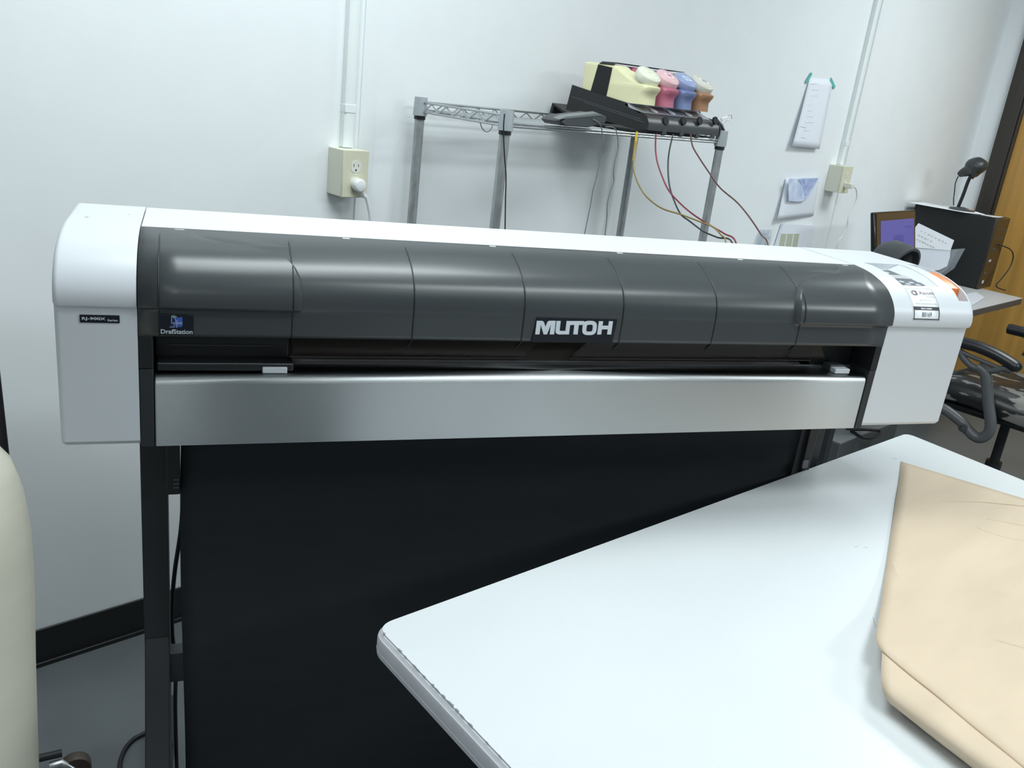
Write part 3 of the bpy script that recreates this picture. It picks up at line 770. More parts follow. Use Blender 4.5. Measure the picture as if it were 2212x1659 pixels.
body_side = [(1250,183),(1258,134),(1266,130),(1295,138),(1330,146),(1345,150),(1352,160),(1366,176),(1386,186),(1402,188),(1401,194),(1392,206),(1390,224),(1380,250),(1262,222)]
bs = [at_x(*q, 1.98) for q in body_side]
TK = [('yellow', YBODY, YCAP, YRING, 'Y', 'long pale yellow ink bottle nearest in the black holder'),
      ('magenta', MINK, MCAP, MRING, 'M', 'pink-red ink bottle behind the yellow one in the holder'),
      ('blue', CINK, CCAP, CRING, 'C', 'blue ink bottle third in the row in the holder'),
      ('brown', KINK, KCAP, KRING, 'K', 'orange-brown ink bottle at the far end of the holder')]
for k, (nm, mbod, mcap, mring, let, lab) in enumerate(TK):
    xo = .0852*k
    r = thing('ink_bottle', lab, 'ink bottle', (1.98+.033+xo, 1.77, min(v.z for v in bs)), group='ink bottles in the holder')
    fr_pts = [at_x(*q, 1.98) for q in ((1390,226),(1391,216),(1392,206),(1397,199),(1402,193),(1403,188),(1396,183),(1380,178),(1364,168),(1352,158),(1346,151),(1338,147.5))]
    bk0, bk1 = at_x(1250, 205, 1.98), at_x(1259, 133, 1.98)
    for (qy, qz) in ((1334, -.0035), (1328, -.0008), (1322, .0010)):
        e_ = at_x(qy, 144, 1.98); fr_pts.append(Vector((e_.x, e_.y, bk1.z+qz)))
    rings = []; nR = 24; zF, zB = fr_pts[0].z, bk0.z-.006
    for i_, fp0 in enumerate(fr_pts):
        t_ = (fp0.z-fr_pts[0].z)/(fr_pts[-1].z-fr_pts[0].z); yb0 = bk0.y+(bk1.y-bk0.y)*t_
        sh_ = .004 if i_ == len(fr_pts)-1 else (.0012 if i_ == len(fr_pts)-2 else 0)
        yA, yB = fp0.y+sh_, yb0-sh_; rad = .024; rg = []
        for (ccx, ccy, a0_) in ((.033-rad, yA+rad, -90), (.033-rad, yB-.014, 0), (-(.033-rad), yB-.014, 90), (-(.033-rad), yA+rad, 180)):
            ry = rad if ccy < yB-.05 else .014
            for q_ in range(7):
                an = math.radians(a0_+q_*15)
                X_ = 2.013+xo+ccx*1.0+math.cos(an)*(rad-sh_); Y_ = ccy+math.sin(an)*ry
                Z_ = fp0.z
                if i_ == 0: Z_ = zF+(zB-zF)*(Y_-yA)/(yB-yA)
                rg.append(Vector((X_, Y_, Z_)))
        rings.append(rg)
    # keep every ring above the sloping underside
    for rg in rings[1:]:
        for v_ in rg:
            lo = zF+(zB-zF)*(v_.y-fr_pts[0].y)/(bk0.y-fr_pts[0].y)
            v_.z = max(v_.z, lo+.0004)
    MB().loft(rings).build('body', mbod, r, angle=50)
    ax = Vector((0, -.5, .866)); c0 = Vector((2.013+xo, 1.642, CAMZ+.053))
    cpn = MB().lathe(c0, ax, [(.027, -.022), (.028, 0), (.034, .001), (.0365, .004), (.0365, .0205), (.0358, .0235), (.0340, .0250), (.0320, .0252), (.0318, .0262), (.030, .0277)], 48).build('cap', mcap, r)
    # paper sticker on the cap with a printed ring
    u_ = Vector((1, 0, 0)); w_ = ax.cross(u_).normalized(); ct = c0+ax*.0277
    def CP(a, b_, h=0.0): return ct+u_*a+w_*b_+ax*h
    MB().prism([CP(-.013, -.011), CP(.013, -.011), CP(.013, .011), CP(-.013, .011)], ax*.0004).build('cap_label', PAPERB, cpn)
    for (R0, R1) in ((.0105, .0078), (.0052, .0042)):
        m2 = MB(); m2.grid([[CP(R_*math.cos(a), R_*.85*math.sin(a), .0007) for a in [j*math.pi/12 for j in range(25)]] for R_ in (R0, R1)]).build('printed_ring', mring, cpn)
    text('cap_letter', let, lambda u, v: CP((u-.5)*.006, (v-.5)*.0065*(1 if w_.z > 0 else -1), .0008), mring, cpn, bold=.02)
# strap over the bottles
st0 = [at_x(*q, IX+.0045) for q in ((1274,205),(1308,216),(1323,146),(1293,139))]
mb = MB().prism(st0, (-.0015, 0, 0))
ztop = max(v.z for v in bs)+.0015
yb_, yf_ = at_x(1293, 139, IX).y, at_x(1323, 146, IX).y
mb.prism([Vector((IX+.003, yb_, ztop-.006)), Vector((IX+.016, yb_, ztop)), Vector((IX+.335, yb_, ztop+.004)), Vector((IX+.335, yb_, ztop+.0025)), Vector((IX+.016, yb_, ztop-.0015)), Vector((IX+.003, yb_, ztop-.0075))], (0, yf_-yb_, 0))
mb.build('strap', BLACKM, HO)

# hand-held box at the shelf edge
dv = [at_y(*q, 1.575) for q in ((1204,262),(1212,271),(1262,274),(1299,264),(1301,251),(1289,245),(1215,253))]
r = thing('control_box', 'small dark grey slanted control box at the front edge of the shelf', 'control box', (dv[0].x+.1, 1.61, ZD))
dvz = [Vector((v.x, 1.560, max(v.z, ZD+.001))) for v in dv]
MB().prism(dvz, (0, .075, 0)).build('housing', DARKG, r, bevel=.002)
tp = [at_y(*q, 1.560) for q in ((1206,258),(1222,252),(1292,244.5),(1299,249),(1215,257))]
MB().prism([v+Vector((0, -.0008, 0)) for v in tp], (0, .02, .003)).build('top_edge', mat('mid_grey', (.17, .185, .185), .4), r)
tag(MB().tube(px_path([(1281,258),(1292,264),(1299,275),(1301,295),(1300,320),(1295,350),(1288,385),(1281,410),(1276,440),(1270,470),(1263,505),(1258,540)], lambda a, b: at_y(a, b, 1.555)), .0014, 6).build('thin_cable', GCABLE), 'thin grey cable dropping from the control box, left one of two', 'cable')
tag(MB().tube(px_path([(1308,274),(1326,276),(1333,290),(1335,320),(1328,350),(1325,375),(1326,392),(1318,415),(1312,440),(1311,470),(1307,508),(1305,545)], lambda a, b: at_y(a, b, 1.555)), .0014, 6).build('thin_cable', GCABLE), 'thin dark wavy cable right of the other, below the ink holder', 'cable')

# ink tubes
def tubeo(pix, m_, lab, yb=1.26, r=.0023):
    n = len(pix); pts = []
    for i, q in enumerate(pix):
        t = i/(n-1); y_ = 1.568+(yb-1.568)*t**1.5; pts.append(at_y(q[0], q[1], y_))
    e = pts[-1]; pts += [e+Vector((.0, -.03, -.10)), e+Vector((-.02, -.05, -.25))]
    tag(MB().tube(smooth_path(pts), r, 8).build('ink_tube', m_), lab, 'tube', 'ink tubes hanging from the holder')
tubeo([(1376,284),(1372,320),(1369,345),(1371,375),(1383,405),(1400,428),(1430,450),(1470,463),(1510,478),(1540,490),(1558,508),(1568,524)], T_YB, 'brownish yellow ink tube, leftmost of the four hanging from the holder')
tag(MB().tube(smooth_path([at_y(1376, 285, 1.565), at_y(1372, 318, 1.564), at_y(1368.5, 347, 1.560)]), .0036, 8).build('tube_sleeve', T_Y), 'bright yellow sleeve around the top of the leftmost ink tube', 'sleeve')
tubeo([(1417,289),(1416,320),(1420,350),(1430,380),(1445,412),(1470,440),(1500,465),(1540,490),(1565,505),(1590,525)], T_R, 'dark red ink tube curving down from the holder')
tubeo([(1454,290),(1446,325),(1443,360),(1446,400),(1455,430),(1470,462),(1490,478),(1520,500),(1550,513),(1582,525)], T_K, 'black ink tube hanging from the middle of the holder')
tubeo([(1492,290),(1496,315),(1510,340),(1530,370),(1555,405),(1590,435),(1612,460),(1630,485),(1645,508),(1659,529)], T_B, 'dark brown ink tube, rightmost of the four, sweeping to the right')
# binder clip at the holder's right end
bc = thing('binder_clip', 'wire-handled binder clip at the right end of the ink holder', 'binder clip', (2.35, 1.60, ZD+.01))
MB().tube(px_path([(1560,262),(1558,256),(1571,252),(1578,246),(1580,250),(1581,257),(1577,260),(1573,258),(1567,264),(1562,268)], lambda a, b: at_y(a, b, 1.60), 4), .0009, 6).build('handle', CHROME, bc)
q = [at_y(*a, 1.60) for a in ((1552,258),(1562,270),(1566,281),(1556,292),(1549,282),(1546,262))]
MB().prism(q, (0, .014, 0)).build('clip_body', GLOSSK, bc)
MB().tube([at_y(1549, 256, 1.597), at_y(1566, 281, 1.597)], .0012, 6).build('handle', CHROME, bc)
MB().tube([at_y(1543, 283, 1.597), at_y(1550, 266, 1.597)], .0010, 6).build('handle', CHROME, bc)

# ================================================================== OUTLETS, RACEWAYS
def outlet(xa, xb, za, zb, yfr, lab, sock, plugc, near):
    r = thing('outlet_box', lab, 'outlet', ((xa+xb)/2, y1, za))
    bx = MB().box((xa, yfr+.006, za), (xb, y1-.0005, zb)).build('box', IVORY2, r, bevel=.0015)
    pl = MB().box((xa-.0005, yfr, za-.001), (xb+.0005, yfr+.006, zb+.001)).build('cover_plate', BEIGE, r, bevel=.002)
    xm = (xa+xb)/2
    for zc in (sock, plugc):
        s_ = MB().prism([Vector((xm+.0165*max(-.86, min(.86, math.cos(a)*1.0)), yfr-.001, zc+.0155*math.sin(a))) for a in [k*math.pi/12 for k in range(24)]], (0, .002, 0)).build('socket', SOCK, r)
        if zc == sock:
            MB().box((xm-.0075, yfr-.0014, zc-.001), (xm-.0058, yfr-.001, zc+.007)).box((xm+.0055, yfr-.0014, zc-.001), (xm+.0072, yfr-.001, zc+.006)) \
                .prism([Vector((xm+.0025*math.cos(a), yfr-.0014, zc-.0085+.0028*math.sin(a))) for a in [k*math.pi/6 for k in range(12)]], (0, .0005, 0)).build('slots', DINK, s_)
    MB().lathe((xm, yfr, (sock+plugc)/2), (0, -1, 0), [(.003, 0), (.003, .0006), (.002, .0012)], 12).build('screw', SOCK, r)
    return xm
yfr = 1.905
xm = outlet(1.2185, 1.293, CAMZ-.3135, CAMZ-.198, yfr, 'ivory surface-mounted outlet box left of the shelf with a round white plug', CAMZ-.237, CAMZ-.277, True)
pg = thing('power_plug', 'round white plug in the lower socket of the near outlet box', 'plug', (xm+.003, yfr, CAMZ-.283))
MB().lathe((xm+.003, yfr-.001, CAMZ-.281), (0, -1, 0), [(.015, 0), (.0165, .004), (.0165, .02), (.0150, .0235), (.0130, .0245)], 28).build('head', WPLUG, pg)
cpth = [Vector((xm+.008, yfr-.014, CAMZ-.292)), Vector((xm+.018, yfr-.014, CAMZ-.304))]+[at_y(*q, yfr-.014) for q in ((790,424),(796,445),(800,470),(801,510))]+[Vector((xm+.055, yfr-.01, .95)), Vector((xm+.06, yfr-.01, .5))]
MB().tube(smooth_path(cpth), [.0065]*7+[.0048]*200 if False else .0046, 10).build('cord', WPLUG, pg)
MB().cyl(cpth[0], cpth[1]+Vector((.004, 0, -.006)), .0068, .0056).build('strain_relief', WPLUG, pg)
xm2 = outlet(3.8078, 3.895, CAMZ-.286, CAMZ-.1695, 1.9055, 'ivory surface-mounted outlet box on the far wall above the right end of the printer', CAMZ-.208, CAMZ-.250, False)
pg = thing('power_plug', 'white plug and cord in the lower socket of the far outlet box', 'plug', (xm2, 1.90, CAMZ-.25))
MB().box((xm2-.011, 1.868, CAMZ-.262), (xm2+.011, 1.9045, CAMZ-.240)).build('head', SOCK, pg, bevel=.003)
MB().tube(px_path([(1842,402),(1849,408),(1851,425),(1845,445),(1833,470),(1829,490),(1820,510),(1812,520),(1806,540)], lambda a, b: at_y(a, b, 1.872)), .0035, 8).build('cord', WPLUG, pg)
for (xa, lab, zb) in ((1.2485, 'white surface raceway running up the wall from the near outlet box', CAMZ-.1965), (3.868, 'white surface raceway running up the wall from the far outlet box', CAMZ-.168)):
    r = thing('cable_raceway', lab, 'raceway', (xa+.015, y1, zb))
    MB().prism([Vector((xa, y1-.0005, zb)), Vector((xa, y1-.018, zb)), Vector((xa+.005, y1-.021, zb)), Vector((xa+.027, y1-.021, zb)), Vector((xa+.031, y1-.018, zb)), Vector((xa+.031, y1-.0005, zb))], (0, 0, H-zb)).build('channel', RACEW, r)
    MB().box((xa-.0008, y1-.0222, zb+.085), (xa+.0318, y1-.0005, zb+.105)).build('joint_cover', RACEW, r, bevel=.001)
# far outlet: batten/white channel continuing below the box
# scuffs on the wall

# ================================================================== PAPERS ON THE WALL
def wall_poly(pix, off): return [at_y(a, b, y1-off) for a, b in pix]
r = thing('handwritten_list', 'white paper list with faint pencil writing held by teal tape', 'paper', at_y(1740, 320, y1))
n = 10; rows = []
TL, TR, BL, BR = at_y(1749, 168, y1-.003), at_y(1800, 172, y1-.003), at_y(1711, 316, y1-.022), at_y(1770, 322, y1-.016)
for j in range(n+1):
    t = j/n; a = TL.lerp(BL, t); b_ = TR.lerp(BR, t); bow = -.006*math.sin(t*math.pi)
    rows.append([a.lerp(b_, i/6)+Vector((0, bow*.3, 0)) for i in range(7)])
MB().grid(rows).build('sheet', PAPER, r, solid=.0004)
def sheet_pt(px, py): return at_y(px, py, y1-.0045-.019*max(0, (py-170)/150))
for (a, b_, c_) in ((1751,182,1768),(1754,195,1766),(1750,207,1766),(1740,228,1754),(1744,240,1754),(1741,252,1754),(1738,265,1755),(1737,282,1750),(1731,298,1738)):
    x_ = a
    while x_ < c_:
        dx = 2.6; MB().tube([sheet_pt(x_, b_+random.uniform(-1, 1)), sheet_pt(x_+dx*.5, b_+random.uniform(-1.6, .5)), sheet_pt(x_+dx, b_+random.uniform(-.5, 1.6))], .0006, 4).build('pencil_mark', INK, r); x_ += dx+random.choice((.6, 2.4))
MB().tube([sheet_pt(1727, 273), sheet_pt(1741, 276)], .0008, 4).build('pencil_mark', GREYT, r)
for (a, b_) in (((1753.5, 158), (1740.5, 179)), ((1794, 170), (1803, 190))):
    pa, pb = at_y(*a, y1-.004), at_y(*b_, y1-.004); dv_ = (pb-pa).normalized().cross(Vector((0, 1, 0)))*.0075
    MB().prism([pa-dv_, pb-dv_, pb+dv_, pa+dv_], (0, -.0006, 0)).build('tape', TEAL, r)
# watercolour sheet (a plain blue wash, no figure)
r = thing('watercolour_sheet', 'curling white paper with a pale blue watercolour wash taped below the list', 'paper', at_y(1725, 470, y1))
TL, TR, BL, BR = at_y(1698, 385, y1-.004), at_y(1770, 383, y1-.02), at_y(1679, 475, y1-.02), at_y(1757, 466, y1-.004)
rows = [[TL.lerp(BL, j/8).lerp(TR.lerp(BR, j/8), i/8)+Vector((0, -.006*math.sin(j/8*math.pi)*math.sin(i/8*math.pi), 0)) for i in range(9)] for j in range(9)]
MB().grid(rows).build('sheet', PAPER, r, solid=.0004)
WASH1 = mat('pale_blue_wash', (0.48, 0.57, 0.78), 0.7, noise=((22, 22, 22), 0.2, 0.0), col2=(0.72, 0.78, 0.88))
WASH2 = mat('blue_wash', (0.27, 0.33, 0.60), 0.7, noise=((40, 40, 40), 0.2, 0.0), col2=(0.50, 0.58, 0.80))
def onw(px, py): return at_y(px, py, y1-.028)
for poly, m_ in (([(1704,386),(1769,383.5),(1760,402),(1748,425),(1737,434),(1722,436),(1704,434),(1703,410)], WASH1),
                 ([(1722,388),(1768,385),(1757,402),(1746,420),(1738,424),(1735,404),(1726,394)], WASH2)):
    MB().prism([onw(*q)+Vector((0, -.0006*(m_ is WASH2), 0)) for q in poly], (0, .0004, 0)).build('blue_wash', m_, r)
# plastic sleeve with cards, low on the wall
r = thing('plastic_sleeve', 'white plastic sleeve with pale green cards taped low on the wall behind the printer', 'sleeve', at_y(1720, 560, y1))
MB().prism(wall_poly([(1692,484),(1760,487),(1745,560),(1668,560)], .014), (0, .010, 0)).build('sleeve', PAPER, r)
for (xa, xb) in ((1686, 1697), (1700, 1712), (1715, 1725)):
    MB().prism(wall_poly([(xa+2,505),(xb+2,505),(xb-8,560),(xa-8,560)], .0155), (0, .001, 0)).build('card', mat('pale_green_card', (0.50, 0.52, 0.40), 0.6), r)
r = thing('plastic_bag', 'small crumpled clear plastic bag taped to the wall left of the sleeve', 'bag', at_y(1655, 545, y1))
rows = []
for j in range(9):
    row = []
    for i in range(9):
        row.append(at_y(1642+i*3.4-j*1.3, 496+j*7, y1-.004-.012*math.sin(i*.9+j*.5)**2))
    rows.append(row)
MB().grid(rows).build('film', CLEARP, r, solid=.0004)

# ================================================================== TABLE
ZTB = CAMZ-.688
c_, c2_, r_, bl_ = [at_z(a, b, ZTB) for a, b in ((800,1350),(1957,933),(2212,1036),(1094,1662))]
eu = (c2_-c_).normalized(); el = (bl_-c_).normalized(); er = (r_-c2_).normalized()
Lt = 0.762
corn = [c_, c2_, c2_+er*Lt, c_+el*Lt]
def rounded(cs, r, n=16):
    out = []
    for i in range(4):
        p0, p1, p2 = cs[i-1], cs[i], cs[(i+1) % 4]
        a = (p0-p1).normalized(); b = (p2-p1).normalized(); pa, pb = p1+a*r, p1+b*r
        for k in range(n+1):
            t = k/n; out.append(pa*(1-t)**2+p1*2*t*(1-t)+pb*t*t)
    return out
TB = thing('folding_table', 'white laminate folding table with chipped pale edge in the foreground', 'table', (corn[0]+corn[2])/2*1.0-Vector((0, 0, ZTB)))
def off_poly(poly, d, z):
    ce = sum(poly, Vector((0, 0, 0)))/len(poly); out = []
    n = len(poly)
    for i in range(n):
        t = (poly[(i+1) % n]-poly[i-1]).normalized(); nr = Vector((t.y, -t.x, 0))
        if nr.dot(poly[i]-ce) < 0: nr = -nr
        q = poly[i]+nr*d; out.append(Vector((q.x, q.y, z)))
    return out
rp = rounded(corn, .032)
MB().prism(off_poly(rp, -.006, ZTB-.003), (0, 0, .003)).build('table_top', TABLE, TB)
mb = MB(); mb.loft([off_poly(rp, d_, ZTB-z_) for d_, z_ in ((-.010, .040), (-.004, .0395), (-.0005, .035), (0, .028), (.0004, .0275), (0, .027), (0, .012), (-.0012, .008), (-.0016, .0078), (-.002, .0074), (-.0045, .0028), (-.0062, .0016))])
mb.build('edge_molding', TEDGE, TB, angle=20)
# chips along the near-left edge
nm = Vector((-el.y, el.x, 0));
if nm.dot(eu) < 0: nm = -nm
for (a, l_, w_) in ((.012,.005,.0035),(.050,.009,.0026),(.066,.006,.0013),(.086,.008,.0020),(.092,.012,.0008),(.108,.010,.0018),(.128,.007,.0022),(.136,.012,.0014),(.151,.009,.0024),(.161,.015,.0030),(.179,.008,.0024),(.188,.012,.0013),(.205,.010,.0030),(.240,.006,.0012),(.262,.008,.0009)):
    p = c_+el*(a+.01)+nm*.0052; p.z = ZTB+.0002
    ks = [0]+sorted(random.uniform(.1, .9) for _ in range(4))+[1]
    pts = [p+el*(l_*t)+nm*(w_*(0 if t in (0, 1) else random.uniform(.45, 1))+.0002) for t in ks]
    MB().prism(pts, (0, 0, .0003)).build('edge_chip', CHIP, TB)
# folding legs: two T frames
for s_ in (.50, .86):
    cc = c_+eu*(1.56*s_)+el*(Lt*.5)
    f_ = MB().tube([cc+el*.26+Vector((0, 0, -.041)), cc+el*.26+Vector((0, 0, -.70)), ], .014, 14)
    lg = f_.build('leg_frame', LEGM, TB)
    MB().tube([cc-el*.26+Vector((0, 0, -.041)), cc-el*.26+Vector((0, 0, -.70))], .014, 14).build('leg_frame', LEGM, TB)
    MB().tube([Vector((*(cc+el*.33).xy, .020)), Vector((*(cc-el*.33).xy, .020))], .015, 14).build('leg_foot', LEGM, TB)
    for e_ in (.33, -.33): MB().cyl(Vector((*(cc+el*e_*.97).xy, 0)), Vector((*(cc+el*e_*.97).xy, .012)), .016).build('rubber_foot', BLACKM, TB)
# pen marks and smudges on the top
for (a, b_) in (((1886,1334),(1889,1346)), ((1889,1346),(1892,1356)), ((1846,1182),(1852,1180)), ((1868,1181),(1874,1184)), ((1926,990),(1938,992)), ((1858,992),(1862,990))):
    MB().tube([at_z(*a, ZTB+.0001), at_z(*b_, ZTB+.0001)], .0005, 4).build('pen_mark', GREYT, TB)

# kraft paper sheet rolled over at the near end
KP = thing('kraft_paper_sheet', 'tan brown paper sheet curling over at the near end on the white table', 'paper', at_z(2050, 1200, ZTB))
def KZ(a, b, h): return at_z(a, b, ZTB+h)
# lines running across the sheet: (left pixel, right pixel, height)
top_lines = [((1946, 997), (2420, 1140), .0012), ((1941, 1040), (2430, 1190), .0015), ((1934, 1085), (2440, 1230), .003),
         ((1915, 1220), (2450, 1420), .005), ((1904, 1300), (2462, 1620), .014), ((1895, 1355), (2472, 1780), .030), ((1893, 1378), (2476, 1838), .035), ((1897, 1397), (2480, 1868), .033), ((1905, 1409), (2484, 1884), .0300)]
roll_lines = [((1905, 1409), (2484, 1884), .0300), ((1904.5, 1422), (2484, 1892), .0335), ((1903.5, 1440), (2484, 1902), .0350), ((1903, 1462), (2484, 1914), .0340), ((1905, 1484), (2484, 1927), .0295), ((1911, 1503), (2484, 1939), .0230), ((1922, 1519), (2484, 1950), .0150), ((1934, 1529), (2484, 1958), .0080), ((1946, 1536), (2484, 1964), .0025), ((1958, 1534), (2486, 1960), .0010), ((1990, 1500), (2500, 1930), .0010)]
def ruled(name, lines):
    ds = []
    for i in range(len(lines)-1):
        for k in range(4):
            t = k/4
            def ip(f):
                p0, p1, p2, p3 = f(lines[max(i-1, 0)]), f(lines[i]), f(lines[i+1]), f(lines[min(i+2, len(lines)-1)])
                return 0.5*((2*p1)+(p2-p0)*t+(2*p0-5*p1+4*p2-p3)*t*t+(3*p1-p0-3*p2+p3)*t*t*t)
            ds.append(((ip(lambda q: q[0][0]), ip(lambda q: q[0][1])), (ip(lambda q: q[1][0]), ip(lambda q: q[1][1])), ip(lambda q: q[2])))
    ds.append(lines[-1])
    rows = []
    for a, b_, h in ds:
        pa, pb = KZ(*a, max(h, .0008)), KZ(*b_, max(h, .0008))
        rows.append([pa.lerp(pb, i/20)+Vector((0, 0, (.0010 if h < .012 else .0004)*math.sin(i*1.1+h*60)*min(1, h*40))) for i in range(21)])
    return MB().grid(rows).build(name, KRAFT, KP, solid=.0006, angle=80)
ruled('top_sheet', top_lines)
ruled('rolled_end', roll_lines)
for pix, h_ in (([(1937,1087),(1985,1086.5),(2040,1084),(2110,1084),(2160,1088),(2230,1095)], .0022), ([(2130,1122),(2160,1126),(2190,1132),(2230,1138)], .0026), ([(2110,1140),(2140,1152),(2180,1163),(2230,1172)], .003)):
    MB().tube(smooth_path([KZ(a, b_, h_) for a, b_ in pix]), .0011, 6).build('crease', KRAFT, KP)
for a, b_ in (((2155,1379),(2216,1396)), ((2147,1272),(2172,1279)), ((1930,1213),(1938,1240))):
    MB().tube([KZ(*a, .0125), KZ(*b_, .0125)], .0005, 5).build('fibre', mat('pale_fibre', (.78, .70, .56), .7), KP)
# creases
for pix in ([(1936,1087),(1985,1087),(2040,1084),(2110,1084),(2160,1088),(2212,1094)],):
    pass

# ================================================================== CREAM CLOTH at the left
CL = []
prof_px = [(-40,905),(0,966),(20,985),(35,1015),(47,1045),(55,1085),(63,1130),(68,1200),(71,1270),(73,1400),(76,1500),(79,1600),(82,1700),(84,1800)]
rows = []
for i, (a, b_) in enumerate(prof_px):
    e = at_y(a, b_, 1.20); row = []
    for k in range(15):
        th = k/14*math.pi
        # from the silhouette edge around the near side to the far left
        rad_x = .17; rad_y = .10
        fold = .004*math.sin(th*6+i*.25)+.003*math.sin(i*1.1+th*2)
        row.append(Vector((e.x-rad_x*(1-math.cos(th)), e.y-(rad_y+fold)*math.sin(th), e.z)))
    for k in range(1, 14):
        th = math.pi+k/14*math.pi
        row.append(Vector((e.x-rad_x*(1-math.cos(th)), e.y-(rad_y)*math.sin(th), e.z)))
    row.append(row[0].copy()); rows.append(row)
cl = MB().grid(rows).build('draped_cloth', CREAM, solid=.002)
tag(cl, 'cream cloth draped in a tall hanging fold at the left edge', 'cloth')
fr_ = [at_y(*q, 1.215) for q in ((-40,880),(0,962),(26,985),(42,1015),(55,1052))]
# garment rack behind the cloth
RK = thing('garment_rack', 'black rolling rack behind the cream cloth with a brown caster', 'rack', at_z(120, 1668, 0))
pA = at_y(-3, 870, 1.36); pB = at_y(9, 975, 1.36)
dirv = (pB-pA).normalized()
MB().tube([pA-dirv*.25, pA, pB, pB+dirv*.06], .0065, 10).build('upright', CABLE, RK)
bz = at_z(60, 1700, .0)
MB().tube([pB+dirv*.06, Vector((bz.x-.02, bz.y-.02, .09)), Vector((bz.x, bz.y, .07))], .0065, 10).build('upright', CABLE, RK)
cw = at_z(160, 1672, .0)
cz = .028
MB().tube([Vector((bz.x, bz.y, .065)), Vector((cw.x-.02, cw.y, .065))], .008, 10).build('base_bar', CABLE, RK)
wh = MB().lathe(Vector((cw.x, cw.y-.012, cz)), (-.25, -1, 0), [(.012, -.012), (.028, -.012), (.03, -.009), (.03, .009), (.028, .012), (.012, .012)], 28).build('caster_wheel', BROWNW, RK)
MB().tube([Vector((cw.x-.045, cw.y-.01, .05)), Vector((cw.x-.028, cw.y-.015, .055)), Vector((cw.x-.004, cw.y-.028, .03))], [.010, .009, .007], 12).build('caster_fork', CHROME, RK)

# ================================================================== DESK CORNER
ZDK = .75
DK = thing('desk', 'grey laminate desk with dark edge in the corner by the door', 'desk', (3.95, 1.63, 0))
dtop = [Vector((3.1, 1.30, ZDK)), at_z(2209, 644, ZDK), at_z(2209, 644, ZDK)+Vector((.02, .63, 0)), Vector((3.1, 1.955, ZDK))]
dtop[2].y = 1.955
MB().prism([v-Vector((0, 0, .003)) for v in dtop], (0, 0, .003)).build('desk_top', DESKT, DK)
MB().prism([v-Vector((0, 0, .032)) for v in dtop], (0, 0, .029)).build('desk_edge', DESKE, DK, bevel=.001)
MB().cyl((4.55, 1.36, ZDK-.045), (4.55, 1.36, ZDK-.032), .02).build('glide', BLACKM, DK)
for (a, b_) in ((3.16, 1.40), (3.16, 1.90), (4.70, 1.90)):
    MB().box((a-.02, b_-.02, 0), (a+.02, b_+.02, ZDK-.032)).build('leg', LEGM, DK)
# keyboard edge / flat white pad
k_ = [at_z(*q, ZDK+.012) for q in ((2090,664),(2127,642),(2108,630),(2068,640))]
tag(MB().prism([v-Vector((0, 0, .0115)) for v in k_], (0, 0, .0115)).build('writing_pad', mat('pale_pad', (.62, .64, .68), .5), bevel=.001), 'flat white pad on the grey desk in front of the computer', 'pad')
# computer tower
XT = 4.719
pcorner = at_z(2112, 626, ZDK)
TW = thing('computer_tower', 'black desktop computer tower standing on the desk', 'computer', (XT+.09, 1.72, ZDK))
yt0, yt1 = 1.515, 1.93; zt1 = at_x(2150, 470, XT).z-.002
MB().box((XT, yt0+.012, ZDK+.001), (XT+.18, yt1, zt1)).build('case', BLACKM, TW, bevel=.004)
fp_ = MB().box((XT-.001, yt0, ZDK+.001), (XT+.181, yt0+.014, zt1)).build('front_panel', mat('brown_gloss_front', (.030, .022, .014), .2), TW, bevel=.006)
for (dx, dz, w_, h_, m_) in ((.03,.30,.12,.004,DARKG),(.03,.255,.12,.004,DARKG),(.03,.20,.05,.008,DARKG),(.04,.14,.03,.012,LGREY),(.03,.08,.02,.006,GREYP),(.03,.03,.022,.016,SILVERT)):
    MB().box((XT+dx, yt0-.0012, ZDK+dz), (XT+dx+w_, yt0, ZDK+dz+h_)).build('drive_detail', m_, fp_)
uc = [Vector((XT+.12, yt0-.001, ZDK+.225))]+[at_y(*q, yt0-.03) for q in ((2178,536),(2187,545),(2188,560),(2180,580),(2165,600),(2152,618))]
uc.append(Vector((uc[-1].x, uc[-1].y-.05, ZDK+.004)))
tag(MB().tube(smooth_path(uc), .003, 8).build('usb_cable', CABLE), 'black cable plugged into the front of the computer tower', 'cable')
# papers on the tower
za = zt1+.0015
tag(MB().prism([Vector((XT-.02, 1.955, za)), Vector((XT-.022, 1.665, za)), Vector((XT+.06, 1.60, za)), Vector((XT+.17, 1.70, za)), Vector((XT+.17, 1.955, za))], (0, 0, .003)).build('paper_stack', PAPERB), 'white papers lying on top of the computer tower under the scanner', 'papers')
tag(MB().prism([Vector((XT+.005, 1.60, za)), Vector((XT+.06, 1.598, za)), Vector((XT+.13, 1.535, za)), Vector((XT+.04, 1.525, za)), Vector((XT-.004, 1.54, za))], (0, 0, .002)).build('loose_paper', mat('grey_white_paper', (.62, .62, .60), .7)), 'small curled white paper at the near end of the tower top', 'paper')
